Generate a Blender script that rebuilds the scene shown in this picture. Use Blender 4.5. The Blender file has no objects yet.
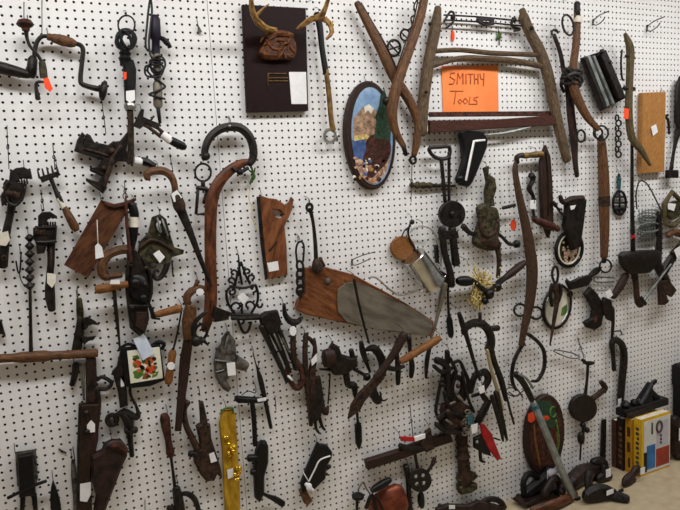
import bpy, math, random
from mathutils import Vector, Matrix, noise
from mathutils.geometry import tessellate_polygon
random.seed(7)
S = 0.0254                      # the wall is laid out in inches (one peg hole per inch)
FLOOR = -76.3                   # floor height in wall coordinates
FL = 633.33
CAM = Vector((-4.91, -86.26, -15.70))
ROT = Matrix(((0.89888651, 0.42559898, 0.10425232), (-0.43466238, 0.8961557, 0.08929492), (-0.05542248, -0.12558056, 0.99053413)))
SC = bpy.context.scene
COL = SC.collection

def W(x, y, d=0.0):             # traced outline point -> point d inches in front of the wall
    w = ROT @ Vector(((x - 340) / FL, 1, (255 - y) / FL))
    t = (-d - CAM.y) / w.y
    return CAM + w * t, t / FL   # point, inches per pixel there
def fin(p): return Vector((p.x * S, p.y * S, (p.z - FLOOR) * S))

# ---------------------------------------------------------------- materials
def lin(c): return tuple(((v / 255) / 12.92 if v <= 10 else (((v / 255) + .055) / 1.055) ** 2.4) for v in c)
MATS = {}
def mk(name, c1, c2, rough=.6, metal=0.0, scale=30, stretch=(1, 1, 1), bump=.15, spec=.28, detail=5, coat=0):
    m = bpy.data.materials.new(name); m.use_nodes = True
    nt = m.node_tree; n = nt.nodes; b = n['Principled BSDF']
    at = n.new('ShaderNodeAttribute'); at.attribute_name = 'grain'
    mp = n.new('ShaderNodeMapping'); mp.inputs['Scale'].default_value = stretch
    nz = n.new('ShaderNodeTexNoise'); nz.inputs['Scale'].default_value = scale; nz.inputs['Detail'].default_value = detail
    nz.inputs['Roughness'].default_value = .65
    rp = n.new('ShaderNodeValToRGB')
    rp.color_ramp.elements[0].position = .38; rp.color_ramp.elements[1].position = .66
    rp.color_ramp.elements[0].color = (*lin(c1), 1); rp.color_ramp.elements[1].color = (*lin(c2), 1)
    bp = n.new('ShaderNodeBump'); bp.inputs['Strength'].default_value = bump; bp.inputs['Distance'].default_value = .002
    L = nt.links.new
    L(at.outputs['Vector'], mp.inputs['Vector']); L(mp.outputs['Vector'], nz.inputs['Vector'])
    L(nz.outputs['Fac'], rp.inputs['Fac']); L(rp.outputs['Color'], b.inputs['Base Color'])
    L(nz.outputs['Fac'], bp.inputs['Height']); L(bp.outputs['Normal'], b.inputs['Normal'])
    b.inputs['Roughness'].default_value = rough; b.inputs['Metallic'].default_value = metal
    b.inputs['Specular IOR Level'].default_value = spec
    mr = n.new('ShaderNodeMapRange'); mr.inputs['To Min'].default_value = max(rough - .12, .05); mr.inputs['To Max'].default_value = min(rough + .22, 1)
    L(nz.outputs['Fac'], mr.inputs['Value']); L(mr.outputs['Result'], b.inputs['Roughness'])
    if coat: b.inputs['Coat Weight'].default_value = coat
    MATS[name] = m
WG = (6, 45, 45)
mk('iron', (6, 5, 4), (44, 34, 28), .42, .2, 55, bump=.7, spec=.35)
mk('black', (3, 3, 3), (14, 12, 13), .4, 0, 50, bump=.15, spec=.3)
mk('rust', (20, 13, 10), (76, 54, 40), .6, .15, 60, bump=.7)
mk('redrust', (34, 16, 12), (92, 52, 36), .62, .1, 55, bump=.6)
mk('olive', (24, 23, 14), (88, 80, 54), .55, .2, 55, bump=.5)
mk('grey', (52, 50, 46), (122, 116, 106), .45, .4, 50, bump=.4)
mk('steel', (150, 148, 142), (200, 198, 190), .3, .9, 40, bump=.1)
mk('chrome', (185, 185, 180), (225, 224, 218), .12, 1, 20, bump=.02)
mk('dull_steel', (96, 90, 78), (132, 124, 108), .45, .3, 7, (1, 4, 4), .2)
mk('brass', (80, 60, 32), (148, 116, 66), .45, .4, 50, bump=.25)
mk('gold', (150, 112, 20), (206, 164, 50), .35, .3, 14, (1, 3, 3), .25)
mk('shiny_gold', (215, 170, 40), (250, 215, 90), .16, .9, 30, bump=.05)
mk('wood_brown', (50, 30, 18), (124, 84, 50), .5, 0, 8, WG, .35)
mk('walnut', (36, 24, 17), (88, 62, 44), .5, 0, 8, WG, .3)
mk('wood_grey', (48, 36, 25), (118, 96, 70), .65, 0, 8, WG, .45)
mk('wood_green', (46, 38, 22), (112, 96, 62), .65, 0, 8, WG, .45)
mk('wood_dark', (22, 13, 10), (62, 38, 27), .5, 0, 8, WG, .35)
mk('wood_red', (46, 22, 15), (84, 46, 32), .5, 0, 8, WG, .3)
mk('wood_orange', (92, 56, 24), (152, 100, 50), .5, 0, 7, WG, .2)
mk('wood_guard', (84, 46, 24), (136, 84, 48), .45, 0, 5, (3, 12, 12), .2)
mk('rust_blade', (60, 33, 19), (104, 64, 38), .5, .1, 9, (2, 6, 6), .2)
mk('silver_wood', (128, 112, 84), (178, 162, 128), .6, 0, 7, WG, .2)
mk('wood_tan', (150, 100, 48), (186, 134, 74), .6, 0, 5, WG, .2)
mk('plaque', (24, 11, 10), (38, 18, 16), .5, 0, 4, WG, .05, spec=.15)
mk('leather', (52, 28, 16), (116, 66, 38), .42, 0, 22, (1, 3, 3), .3)
mk('dark_leather', (16, 10, 9), (56, 36, 29), .45, 0, 35, bump=.4)
mk('paper', (226, 224, 222), (240, 238, 236), .9, 0, 20, bump=.02)
mk('ink', (60, 52, 50), (80, 70, 66), .9, 0, 20, bump=0)
mk('blue_paper', (196, 208, 226), (222, 230, 240), .9, 0, 20, bump=.02)
mk('orange_paper', (250, 138, 74), (255, 150, 86), .85, 0, 8, bump=.03)
mk('orange_tag', (246, 74, 36), (255, 96, 52), .75, 0, 8, bump=.03)
mk('marker', (176, 84, 44), (200, 104, 60), .9, 0, 30, bump=0)
mk('antler', (88, 56, 26), (196, 154, 88), .42, 0, 14, (3, 8, 8), .5)
mk('bone', (44, 20, 10), (122, 72, 34), .45, 0, 60, bump=.8)
mk('red', (150, 22, 28), (186, 38, 42), .45, 0, 20, bump=.05)
mk('teal', (30, 74, 78), (70, 120, 128), .5, .2, 60, bump=.2)
mk('copper', (96, 48, 34), (146, 80, 58), .35, .6, 20, bump=.1)
mk('purple', (12, 9, 20), (36, 28, 48), .42, 0, 30, bump=.1)
mk('straw', (158, 132, 62), (236, 218, 150), .6, 0, 80, bump=.3)
mk('green', (44, 74, 36), (86, 116, 58), .7, 0, 80, bump=.3)
mk('cream', (206, 198, 178), (228, 222, 206), .6, 0, 30, bump=.05)
mk('galv', (116, 120, 116), (160, 164, 160), .4, .6, 24, bump=.1)
mk('sky_paint', (110, 142, 178), (150, 176, 202), .5, 0, 20, bump=.1)
mk('rock_paint', (104, 78, 60), (190, 156, 126), .6, 0, 50, bump=.2)
mk('pine_paint', (24, 46, 34), (54, 82, 58), .6, 0, 90, bump=.2)
mk('bear_paint', (34, 16, 12), (92, 50, 36), .6, 0, 60, bump=.3)
mk('lake_paint', (52, 74, 122), (86, 108, 152), .5, 0, 50, bump=.1)
mk('flower_paint', (92, 44, 30), (226, 190, 160), .6, 0, 60, bump=.2)
mk('fruit_red', (186, 46, 24), (226, 96, 48), .4, 0, 60, bump=.1)
mk('leaf_green', (52, 92, 36), (104, 138, 62), .5, 0, 60, bump=.1)
mk('tile', (222, 220, 196), (236, 234, 216), .25, 0, 20, bump=.02)
mk('book_yellow', (206, 162, 26), (222, 180, 44), .55, 0, 20, bump=.03)
mk('book_orange', (176, 122, 22), (196, 142, 36), .55, 0, 20, bump=.03)
mk('book_brown', (62, 36, 26), (86, 52, 38), .6, 0, 40, bump=.1)
mk('book_white', (196, 196, 190), (214, 214, 208), .5, 0, 20, bump=.03)
mk('book_blue', (42, 96, 150), (62, 120, 172), .5, 0, 20, bump=.03)
mk('book_red', (136, 48, 34), (166, 66, 46), .5, 0, 20, bump=.03)
mk('lavender', (176, 172, 182), (192, 188, 196), .5, 0, 20, bump=.03)
mk('pebbles', (150, 118, 96), (214, 190, 166), .5, 0, 140, bump=.5)

# ---------------------------------------------------------------- shapes, all in inches around the wall
class Shape:
    def __init__(s): s.v = []; s.f = []; s.g = []; s.m = None; s.sub = []
def crom(P, closed=False, k=4):
    n = len(P)
    if n < 3: return [list(p) for p in P]
    out = []
    for i in range(n if closed else n - 1):
        a = P[(i - 1) % n] if closed or i > 0 else P[0]
        b = P[i]; c = P[(i + 1) % n]
        d = P[(i + 2) % n] if closed or i < n - 2 else P[n - 1]
        for j in range(k):
            t = j / k
            out.append([.5 * (2 * b[q] + (c[q] - a[q]) * t + (2 * a[q] - 5 * b[q] + 4 * c[q] - d[q]) * t * t + (3 * b[q] - a[q] - 3 * c[q] + d[q]) * t ** 3) for q in range(len(b))])
    if not closed: out.append(list(P[-1]))
    return out
def sweep(C3, R3, flat=1.0, closed=False, seg=8, cap=True):
    s = Shape(); n = len(C3)
    Y = Vector((0, -1, 0)); L = 0; rings = []
    if cap and not closed:       # rounded ends
        t0 = (C3[0] - C3[1]).normalized(); t1 = (C3[-1] - C3[-2]).normalized()
        C3 = [C3[0] + t0 * R3[0] * .45] + C3 + [C3[-1] + t1 * R3[-1] * .45]; R3 = [R3[0] * .6] + R3 + [R3[-1] * .6]; n += 2
    for i in range(n):
        a = C3[(i - 1) % n] if closed or i else C3[i]; b = C3[(i + 1) % n] if closed or i < n - 1 else C3[i]
        T = (b - a).normalized(); side = T.cross(Y)
        if side.length < 1e-3: side = Vector((1, 0, 0))
        side.normalize(); out = side.cross(T).normalized()
        if i: L += (C3[i] - C3[i - 1]).length
        r = max(R3[i], .004)
        for k in range(seg):
            th = 2 * math.pi * k / seg
            s.v.append(C3[i] + side * (math.cos(th) * r) + out * (math.sin(th) * r * flat)); s.g.append(Vector((L, math.cos(th) * r, math.sin(th) * r)))
    m = n if closed else n - 1
    for i in range(m):
        j = (i + 1) % n
        for k in range(seg):
            l = (k + 1) % seg; s.f.append((i * seg + k, i * seg + l, j * seg + l, j * seg + k))
    if not closed:
        s.f.append(tuple(range(seg - 1, -1, -1))); s.f.append(tuple((n - 1) * seg + k for k in range(seg)))
    return s
D = 1.0
def tube(pts, r, flat=1.0, sm=True, closed=False, seg=8, d=None, m=None, cap=True):
    n = len(pts); rr = r if isinstance(r, (list, tuple)) else [r] * n
    P = [(p[0], p[1], (p[2] if len(p) > 2 else (D if d is None else D + d)), rr[i]) for i, p in enumerate(pts)]
    if sm and n > 2: P = crom(P, closed)
    C3, R3 = [], []
    for x, y, dd, q in P:
        w, k = W(x, y, dd); C3.append(w); R3.append(max(q, .3) * k)
    s = sweep(C3, R3, flat, closed, seg, cap); s.m = m; return s
def lathe(a, b, prof, d=None, m=None, seg=16, flat=1.0):
    pts = [(a[0] + (b[0] - a[0]) * t, a[1] + (b[1] - a[1]) * t) for t, r in prof]
    return tube(pts, [r for t, r in prof], flat, False, False, seg, d, m, False)
def ball(x, y, rx, ry=None, d=None, m=None, flat=1.0):
    ry = ry or rx
    return lathe((x, y - ry), (x, y + ry), [(.5 - .5 * math.cos(a), rx * math.sin(a)) for a in [math.pi * i / 8 + (.02 if i == 0 else -.02 if i == 8 else 0) for i in range(9)]], d, m, 12, flat)
def ell(x, y, rx, ry, rot=0, n=28, a0=0, a1=360):
    c, s_ = math.cos(math.radians(rot)), math.sin(math.radians(rot)); o = []
    full = a1 - a0 == 360
    for i in range(n):
        t = math.radians(a0 + (a1 - a0) * i / (n if full else n - 1)); u, v = rx * math.cos(t), ry * math.sin(t)
        o.append((x + u * c - v * s_, y + u * s_ + v * c))
    return o
def ring(x, y, rx, ry, r, rot=0, d=None, m=None, n=20, seg=6):
    return tube(ell(x, y, rx, ry, rot, n), r, sm=False, closed=True, seg=seg, d=d, m=m)
def plate(pts, th=.3, d=None, bev=.06, holes=(), sm=False, m=None):
    dd = D if d is None else D + d
    def fix(pp):
        pp = [tuple(p) for p in (crom(pp, True) if sm else pp)]
        o = []
        for p in pp:
            w, k = W(p[0], p[1], dd + th * .5); o.append(Vector((w.x, w.z)))
        return o
    s = Shape(); s.m = m; loops = [fix(pts)] + [fix(h) for h in holes]
    bev = min(bev, th * .45); off = 0; fr, bk = [], []
    for li, lp in enumerate(loops):
        n = len(lp); area = sum(lp[i].x * lp[(i + 1) % n].y - lp[(i + 1) % n].x * lp[i].y for i in range(n))
        if (area < 0) != (li > 0): lp.reverse()
        ins = []
        for i in range(n):
            a, b, c = lp[i - 1], lp[i], lp[(i + 1) % n]
            e1 = (b - a); e2 = (c - b)
            if e1.length < 1e-6 or e2.length < 1e-6: ins.append(b.copy()); continue
            e1.normalize(); e2.normalize(); nn = Vector((-(e1.y + e2.y), e1.x + e2.x))
            ins.append(b + (nn.normalized() * bev if nn.length > 1e-4 else Vector((0, 0))))
        base = len(s.v)
        for rg, yy in ((lp, -dd), (lp, -(dd + th - bev)), (ins, -(dd + th))):
            for q in rg: s.v.append(Vector((q.x, yy, q.y)))
        for r_ in range(2):
            for i in range(n):
                j = (i + 1) % n; s.f.append((base + r_ * n + i, base + r_ * n + j, base + (r_ + 1) * n + j, base + (r_ + 1) * n + i))
        fr.append((ins, base + 2 * n)); bk.append((lp, base))
    for grp, rev in ((fr, False), (bk, True)):
        idx = []; 
        for lp, b in grp: idx += [b + i for i in range(len(lp))]
        for t in tessellate_polygon([[Vector((q.x, q.y, 0)) for q in lp] for lp, b in grp]):
            a, b, c = (idx[t[0]], idx[t[1]], idx[t[2]])
            A, B, C_ = s.v[a], s.v[b], s.v[c]
            up = (B.x - A.x) * (C_.z - A.z) - (B.z - A.z) * (C_.x - A.x) > 0
            s.f.append((a, b, c) if up != rev else (a, c, b))
    lp = loops[0]; best = max(((lp[i] - lp[j]) for i in range(0, len(lp), max(1, len(lp) // 12)) for j in range(i)), key=lambda q: q.length, default=Vector((1, 0)))
    ax = best.normalized() if best.length else Vector((1, 0))
    for v in s.v: s.g.append(Vector((v.x * ax.x + v.z * ax.y, -v.x * ax.y + v.z * ax.x, v.y)))
    return s
def bar(a, b, w, th=.4, d=None, m=None, bev=.06, w2=None):       # straight flat bar between two points
    dx, dy = b[0] - a[0], b[1] - a[1]; l = math.hypot(dx, dy); nx, ny = -dy / l * w, dx / l * w; k = (w2 or w) / w
    return plate([(a[0] + nx, a[1] + ny), (b[0] + nx * k, b[1] + ny * k), (b[0] - nx * k, b[1] - ny * k), (a[0] - nx, a[1] - ny)], th, d, bev, m=m)
def box(x0, x1, y0, y1, z0, z1, m=None, rot=0, b=.06):
    s = Shape(); s.m = m; cx, cy = (x0 + x1) / 2, (y0 + y1) / 2; c, q = math.cos(rot), math.sin(rot)
    def ringv(z, i):
        for x, y in ((x0 + i, y0 + i), (x1 - i, y0 + i), (x1 - i, y1 - i), (x0 + i, y1 - i)):
            s.v.append(Vector((cx + (x - cx) * c - (y - cy) * q, cy + (x - cx) * q + (y - cy) * c, z)))
    ringv(z0, b); ringv(z0 + b, 0); ringv(z1 - b, 0); ringv(z1, b)
    for r_ in range(3):
        for i in range(4): j = (i + 1) % 4; s.f.append((r_ * 4 + i, r_ * 4 + j, r_ * 4 + 4 + j, r_ * 4 + 4 + i))
    s.f += [(3, 2, 1, 0), (12, 13, 14, 15)]; s.g = [v.copy() for v in s.v]; return s
def link3(pts, r, m=None, seg=8, flat=1.0, closed=False, sm=True):   # sweep through world points (inches)
    P = [(p[0], p[1], p[2], (r[i] if isinstance(r, list) else r)) for i, p in enumerate(pts)]
    if sm and len(P) > 2: P = crom(P, closed)
    s = sweep([Vector(p[:3]) for p in P], [max(p[3], .01) for p in P], flat, closed, seg); s.m = m; return s

# ---------------------------------------------------------------- things and parts
CUR = None
def th(name, label, cat, depth=1.0, group=None, at=None, kind=None):
    global CUR, D
    flush(); D = depth; CUR = dict(name=name, label=label, cat=cat, group=group, parts=[], at=at, kind=kind)
def part(name, mat, *shapes, of=None, label=None, kind=None):
    sh = []
    for s in shapes: sh += s if isinstance(s, list) else [s]
    p = dict(name=name, mat=mat, sh=sh, of=of, label=label, kind=kind); CUR['parts'].append(p); return p
def parts(name, mat, *shapes, of=None, label=None):
    for s in shapes: part(name, mat, s, of=of, label=label)
def tag(*pts, m='paper', name='price_tag', label='white paper price tag', d=None, string=None):
    sh = [plate(list(pts), .03, d if d is not None else 1.1, .005)]
    if string: sh.append(tube(string, .5, d=(d if d is not None else 1.1), m='cream', seg=5))
    return part(name, m, *sh, label=label)
def mesh_of(p, org):
    me = bpy.data.meshes.new(p['name']); V, F, G, MI, slots = [], [], [], [], []
    for s in p['sh']:
        mn = s.m or p['mat']
        if mn not in slots: slots.append(mn)
        o = len(V); V += [(v - org) * S for v in s.v]; G += [g * S for g in s.g]
        for f in s.f: F.append(tuple(o + i for i in f)); MI.append(slots.index(mn))
    me.from_pydata([tuple(v) for v in V], [], F)
    for mn in slots: me.materials.append(MATS[mn])
    me.polygons.foreach_set('material_index', MI)
    a = me.attributes.new('grain', 'FLOAT_VECTOR', 'POINT')
    ox = random.random() * 3
    a.data.foreach_set('vector', [c for g in G for c in (g.x + ox, g.y, g.z)])
    me.polygons.foreach_set('use_smooth', [True] * len(F))
    me.validate(); me.update()
    try: me.set_sharp_from_angle(angle=math.radians(42))
    except Exception: pass
    return me
def flush():
    global CUR
    t = CUR; CUR = None
    if not t or not t['parts']: return
    if t['at']: org = Vector(t['at'])
    else:
        vs = [v for p in t['parts'] for s in p['sh'] for v in s.v]
        org = Vector((sum(v.x for v in vs) / len(vs), max(v.y for v in vs), min(v.z for v in vs)))
    vs = [v for p in t['parts'] for s in p['sh'] for v in s.v]
    if t['cat'] != 'hook' and not t['at'] and max(v.y for v in vs) < -.08 and min(v.z for v in vs) > FLOOR + 2:      # tied up to its peg with a bit of wire
        q = max(vs, key=lambda v: v.z)
        part_t = dict(name='hanging_wire', mat='iron', sh=[link3([(q.x, .02, q.z + .9), (q.x, q.y * .5, q.z + .75), (q.x, q.y + .02, q.z + .35), (q.x, q.y + .02, q.z - .25)], .045, seg=5)], of=None, label=None, kind=None)
        t['parts'].append(part_t)
    one = len(t['parts']) == 1
    def tg(o):
        if t['kind'] == 'structure': o['kind'] = 'structure'; return
        o['label'] = t['label']; o['category'] = t['cat']
        if t['group']: o['group'] = t['group']
        if t['kind']: o['kind'] = t['kind']
    if one:
        p = t['parts'][0]; o = bpy.data.objects.new(t['name'], mesh_of(p, org)); COL.objects.link(o); o.location = fin(org); tg(o); return
    e = bpy.data.objects.new(t['name'], None); e.empty_display_size = .02; COL.objects.link(e); e.location = fin(org); tg(e)
    for p in t['parts']:
        o = bpy.data.objects.new(p['name'], mesh_of(p, org)); COL.objects.link(o); p['o'] = o
        o.parent = p['of']['o'] if p['of'] else e
        if p['label']: o['label'] = p['label']
        if p['kind']: o['kind'] = p['kind']

# ---------------------------------------------------------------- the room
X0, X1 = -62, 150
Z0, Z1 = FLOOR, 31.7
def plain(name, c, rough=.8, c2=None, scale=3, bump=0.0):
    m = bpy.data.materials.new(name); m.use_nodes = True; nt = m.node_tree; n = nt.nodes; b = n['Principled BSDF']
    tc = n.new('ShaderNodeTexCoord'); nz = n.new('ShaderNodeTexNoise'); nz.inputs['Scale'].default_value = scale; nz.inputs['Detail'].default_value = 6
    rp = n.new('ShaderNodeValToRGB'); rp.color_ramp.elements[0].color = (*lin(c), 1); rp.color_ramp.elements[1].color = (*lin(c2 or c), 1)
    rp.color_ramp.elements[0].position = .3; rp.color_ramp.elements[1].position = .7
    bp = n.new('ShaderNodeBump'); bp.inputs['Strength'].default_value = bump; bp.inputs['Distance'].default_value = .003
    nt.links.new(tc.outputs['Object'], nz.inputs['Vector']); nt.links.new(nz.outputs['Fac'], rp.inputs['Fac']); nt.links.new(rp.outputs['Color'], b.inputs['Base Color'])
    nt.links.new(nz.outputs['Fac'], bp.inputs['Height']); nt.links.new(bp.outputs['Normal'], b.inputs['Normal'])
    b.inputs['Roughness'].default_value = rough; MATS[name] = m; return m
plain('pegboard', (232, 230, 228), .45, (238, 236, 233), 4)
plain('board_core', (70, 54, 42), .9)
plain('cavity', (26, 22, 20), .95)
plain('concrete', (166, 148, 118), .6, (184, 168, 138), 22, .1)
plain('ceiling_white', (226, 224, 218), .9)
def rawmesh(name, V, F, mats, MI=None, parent=None, smooth=False):
    me = bpy.data.meshes.new(name); me.from_pydata([tuple(fin(Vector(v))) for v in V], [], F)
    for m in mats: me.materials.append(MATS[m])
    if MI: me.polygons.foreach_set('material_index', MI)
    me.update(); o = bpy.data.objects.new(name, me); COL.objects.link(o); o.parent = parent; return o
def slab(name, x0, x1, y0, y1, z0, z1, mat):
    V = [(x, y, z) for x in (x0, x1) for y in (y0, y1) for z in (z0, z1)]
    F = [(0, 1, 3, 2), (4, 6, 7, 5), (0, 4, 5, 1), (2, 3, 7, 6), (0, 2, 6, 4), (1, 5, 7, 3)]
    return rawmesh(name, V, F, [mat])
slab('floor', X0, X1, -170, 4, FLOOR - 2, FLOOR, 'concrete')['kind'] = 'structure'
slab('ceiling', X0, X1, -170, 4, Z1, Z1 + 2, 'ceiling_white')['kind'] = 'structure'
wall = slab('wall_back', X0, X1, .75, 2.5, Z0, Z1, 'cavity'); wall['kind'] = 'structure'
SEAM = 18.58                    # joint between two boards; boards are eight feet wide, holes one inch apart
HX, HZ = 0.0, 0.0
def board(xa, xb, za, zb):
    V, F, MI = [], [], []; R = .165; N = 8
    vx = {}
    def gv(x, y, z):
        k = (round(x, 3), round(y, 3), round(z, 3))
        if k not in vx: vx[k] = len(V); V.append((x, y, z))
        return vx[k]
    xs = []; i = math.floor(xa - HX - .5)
    while HX + i - .5 < xb:
        c = HX + i
        if c - .5 >= xa - .4 and c + .5 <= xb + .4: xs.append((max(c - .5, xa), c, min(c + .5, xb)))
        i += 1
    zs = []; j = math.floor(za - HZ - .5)
    while HZ + j - .5 < zb:
        c = HZ + j
        if c - .5 >= za - .4 and c + .5 <= zb + .4: zs.append((max(c - .5, za), c, min(c + .5, zb)))
        j += 1
    if xs[0][0] > xa: xs[0] = (xa, xs[0][1], xs[0][2])
    if xs[-1][2] < xb: xs[-1] = (xs[-1][0], xs[-1][1], xb)
    if zs[0][0] > za: zs[0] = (za, zs[0][1], zs[0][2])
    if zs[-1][2] < zb: zs[-1] = (zs[-1][0], zs[-1][1], zb)
    ang = [math.pi / 4 * k for k in range(8)]
    for l, c, r in xs:
        for b, m, t in zs:
            o = [gv(r, 0, m), gv(r, 0, t), gv(c, 0, t), gv(l, 0, t), gv(l, 0, m), gv(l, 0, b), gv(c, 0, b), gv(r, 0, b)]
            h = []; h2 = []
            for a in ang:
                h.append(len(V)); V.append((c + R * math.cos(a), 0, m + R * math.sin(a)))
            for a in ang:
                h2.append(len(V)); V.append((c + R * math.cos(a), .2, m + R * math.sin(a)))
            for k in range(8):
                q = (k + 1) % 8
                F.append((o[k], o[q], h[q], h[k])); MI.append(0)
                F.append((h[k], h[q], h2[q], h2[k])); MI.append(1)
    # board edges
    for x in (xa, xb):
        b = len(V); V += [(x, 0, za), (x, 0, zb), (x, .2, zb), (x, .2, za)]; F.append((b, b + 1, b + 2, b + 3)); MI.append(1)
    return rawmesh('pegboard_panel', V, F, ['pegboard', 'board_core'], MI, wall)
for k in range(-1, 2):
    a = SEAM + 96 * k; b = a + 96
    board(max(a + .03, X0), min(b - .03, X1), Z0, Z1)
POW = 21.5; AMB = .2; EXPO = 0.0
# ================================================================ top left
T = tube
def band(a, b, r, m=None, d=None): return lathe(a, b, [(0, r), (1, r)], d, m, 10)
th('bit_brace', 'big carpenter brace with bulging wooden grip on its cranked iron frame', 'hand brace', 1.6)
part('crank_frame', 'iron', T([(34, 62), (35, 50), (37, 42), (42, 36.5), (50, 36.5)], 2.1), T([(73, 43), (80, 45), (83, 50), (82, 62), (80.5, 80), (84, 85), (98, 89)], [2.2, 2.4, 2.4, 2.2, 2.4, 2.6, 3]))
part('chuck', 'iron', lathe((-6, 66), (30, 75), [(0, 6), (.3, 6.2), (.7, 5.2), (.9, 4.5), (1, 3.6)]), lathe((33, 56), (31, 78), [(0, 2.5), (.15, 4.6), (.8, 5), (1, 3)]))
part('grip', 'wood_brown', lathe((47, 36.5), (76, 44), [(0, 3.2), (.1, 3.8), (.12, 3), (.2, 4.4), (.55, 5.6), (.85, 4.8), (.95, 3.6), (1, 3)]))
part('head_knob', 'iron', lathe((99, 89.5), (107, 91.5), [(0, 3), (.2, 8), (.5, 10.5), (.8, 9.5), (1, 5)], flat=.5))
th('breast_drill_crank', 'small iron crank with mushroom knob and orange paper tag beside big brace', 'hand brace', 2.6)
part('knob', 'redrust', lathe((24.5, 19), (26, 31), [(0, 3), (.1, 6), (.45, 8.4), (.6, 7), (.75, 4), (1, 3.4)]))
part('stem', 'iron', T([(26, 30), (27, 38), (30, 46), (37, 54), (42, 62)], [2.4, 1.7, 1.5, 1.5, 2]))
part('socket', 'olive', lathe((42, 62), (44, 78), [(0, 3.2), (.5, 3.8), (1, 3.6)]))
part('bit', 'iron', T([(44, 82), (38, 82), (36, 86), (38, 99)], [1.2, 1.6, 1.6, 2.6]))
tag((43, 79), (48, 77), (53, 89), (50, 92), (45, 88), m='orange_tag', label='orange paper tag')
def hook(x, y, l, what, slant=0, curl=True, depth=1.4):     # thin wire hook from a peg hole down to what it carries
    th('peg_hook', what, 'hook', depth, 'thin wire hooks in the pegboard')
    pts = [(x, y, .02), (x, y + 1, depth * .8), (x + slant * .3, y + l * .35, depth), (x + slant * .7, y + l * .7, depth), (x + slant, y + l, depth)]
    sh = [T(pts, .45, seg=5)]
    if curl: sh.append(ring(x + slant * .4, y + l * .5, 1.2, 1.8, .4, d=0, n=10, seg=4))
    part('wire', 'iron', *sh)
hook(24, 2, 17, 'thin wire hook above the mushroom knob of the small iron crank', curl=False)
hook(42, 0, 34, 'thin wire hook holding the bulging wooden grip of the big brace', curl=False)
hook(102, 101, 33, 'thin wire hook carrying the many-jawed black wrench', 4)
hook(7, 126, 43, 'thin wire hook above the leftmost pipe wrench', 2)
hook(53, 144, 26, 'thin wire hook above the small hand rake', 2)
hook(41, 190, 21, 'thin wire hook above the adjustable wrench with cream tag', 3)
hook(124.5, 181, 20, 'thin wire hook with loop above the maroon saw grip', 1)
hook(77, 288, 10, 'short wire hook above the slim adjustable wrench', 1, False)
hook(229, 116, 9, 'short wire hook above the iron arc of the horse collar', 0, False)
hook(309, 199, 8, 'short wire hook above the twisted rod with ringed end', 0, False)
hook(298, 236, 8, 'short wire hook above the narrow loop of chain', 0, False)
hook(170, 154, 18, 'wire hook above the brown pistol-grip pad saw', 3, False)
hook(412, 160, 42, 'long thin wire hook hanging over the wooden pot lid', -1)
hook(410, 405, 32, 'bent wire hook above the red and white plane iron', 3)
hook(275, 396, 14, 'bare wire stub beside the black T handled tool', 1, False)
hook(73, 447, 14, 'wire stub beside the tall dark plane body', 2, False)
hook(145, 500, 12, 'wire stub low on the board left of the open iron loop', 0, False)
hook(199, 388, 8, 'short wire hook above the long spindle of the brown lever wrench', 1, False)
hook(396, 337, 9, 'short wire hook above the pair of dark hammers', 0, False)
hook(607, 300, 15, 'wire hook above the two-legged bent iron bar', 6)
hook(578, 338, 20, 'wire hook above the black apple peeler rod', 6)
hook(602, 112, 8, 'short wire hook above the black round ring of the singletree', 0, False)
th('cord_soldering_iron', 'black soldering iron with round coil of cord, white label and long brown shaft', 'soldering iron', 2.0)
part('hanging_loop', 'black', ring(126.5, 25, 8.4, 9.6, .9))
part('cord_coil', 'black', [ring(126 + dx, 39.5 + dy, rx, ry, 1.2, r_, d=dz) for dx, dy, rx, ry, r_, dz in ((0, 0, 10, 10.5, 0, 0), (1, 0, 9, 9.5, 20, .3), (-1, 1, 8.5, 10, 50, .5), (1, 1, 6, 9.5, 10, .6), (0, 0, 9, 5, 70, .7), (0, 0, 4, 9.8, -25, .8))])
part('strain_relief', 'black', lathe((125, 48), (125, 66), [(0, 3), (.3, 6), (.45, 5), (.6, 6.5), (.8, 5), (1, 5)]))
hd = part('handle', 'black', plate([(123, 62), (133, 60), (136, 70), (135, 103), (125, 103), (124, 80)], 1.1, -.5, .25))
part('sticker', 'orange_tag', plate([(123.6, 72), (126.5, 72), (126.5, 79), (123.6, 80)], .03, .62, .005), of=hd, label='orange sticker')
part('sticker', 'paper', plate([(126, 91), (135, 90), (135, 100), (130, 103), (126, 100)], .03, .64, .005), of=hd, label='white sticker')
part('collar', 'steel', lathe((130, 103), (130, 110), [(0, 5), (.3, 6), (.7, 6), (1, 5)]))
part('shaft', 'rust', T([(130, 109), (131, 130), (131, 148), (130, 163)], [3.2, 2.9, 3, 3.4]))
th('pencil_soldering_iron', 'dark purple soldering iron with plug and cord wound down its steel barrel', 'soldering iron', 1.7)
part('grip', 'purple', lathe((155, 15), (156, 54), [(0, 2.5), (.1, 5), (.6, 5.4), (.65, 4), (1, 4.2)]))
part('plug', 'black', T([(157, 36), (163, 39), (167, 43), (171, 47)], [1.2, 2.6, 3, 1.4]))
part('cord', 'black', T([(155, 52, 1.8), (146, 48, 1.9), (147, 25, 1.9), (150, 0, 1.9), (152, 12, 1.9), (149, 42, 2), (152, 58, 2.2), (163, 60, 2.4), (165, 66, 2.5), (158, 72, 2.4), (149, 66, 2.2), (145, 68, 2.2), (147, 76, 2.2), (160, 76, 2.4), (163, 66, 2.5), (152, 62, 2.4), (148, 72, 2.3), (163, 84, 2.4), (164, 88, 2.4), (152, 93, 2.4), (150, 95, 2.4), (165, 99, 2.4)], 1.1), ring(155, 62, 5, 3, 1.2, d=.8), ring(158, 65, 7, 9, 1, 20, d=.7))
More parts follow.
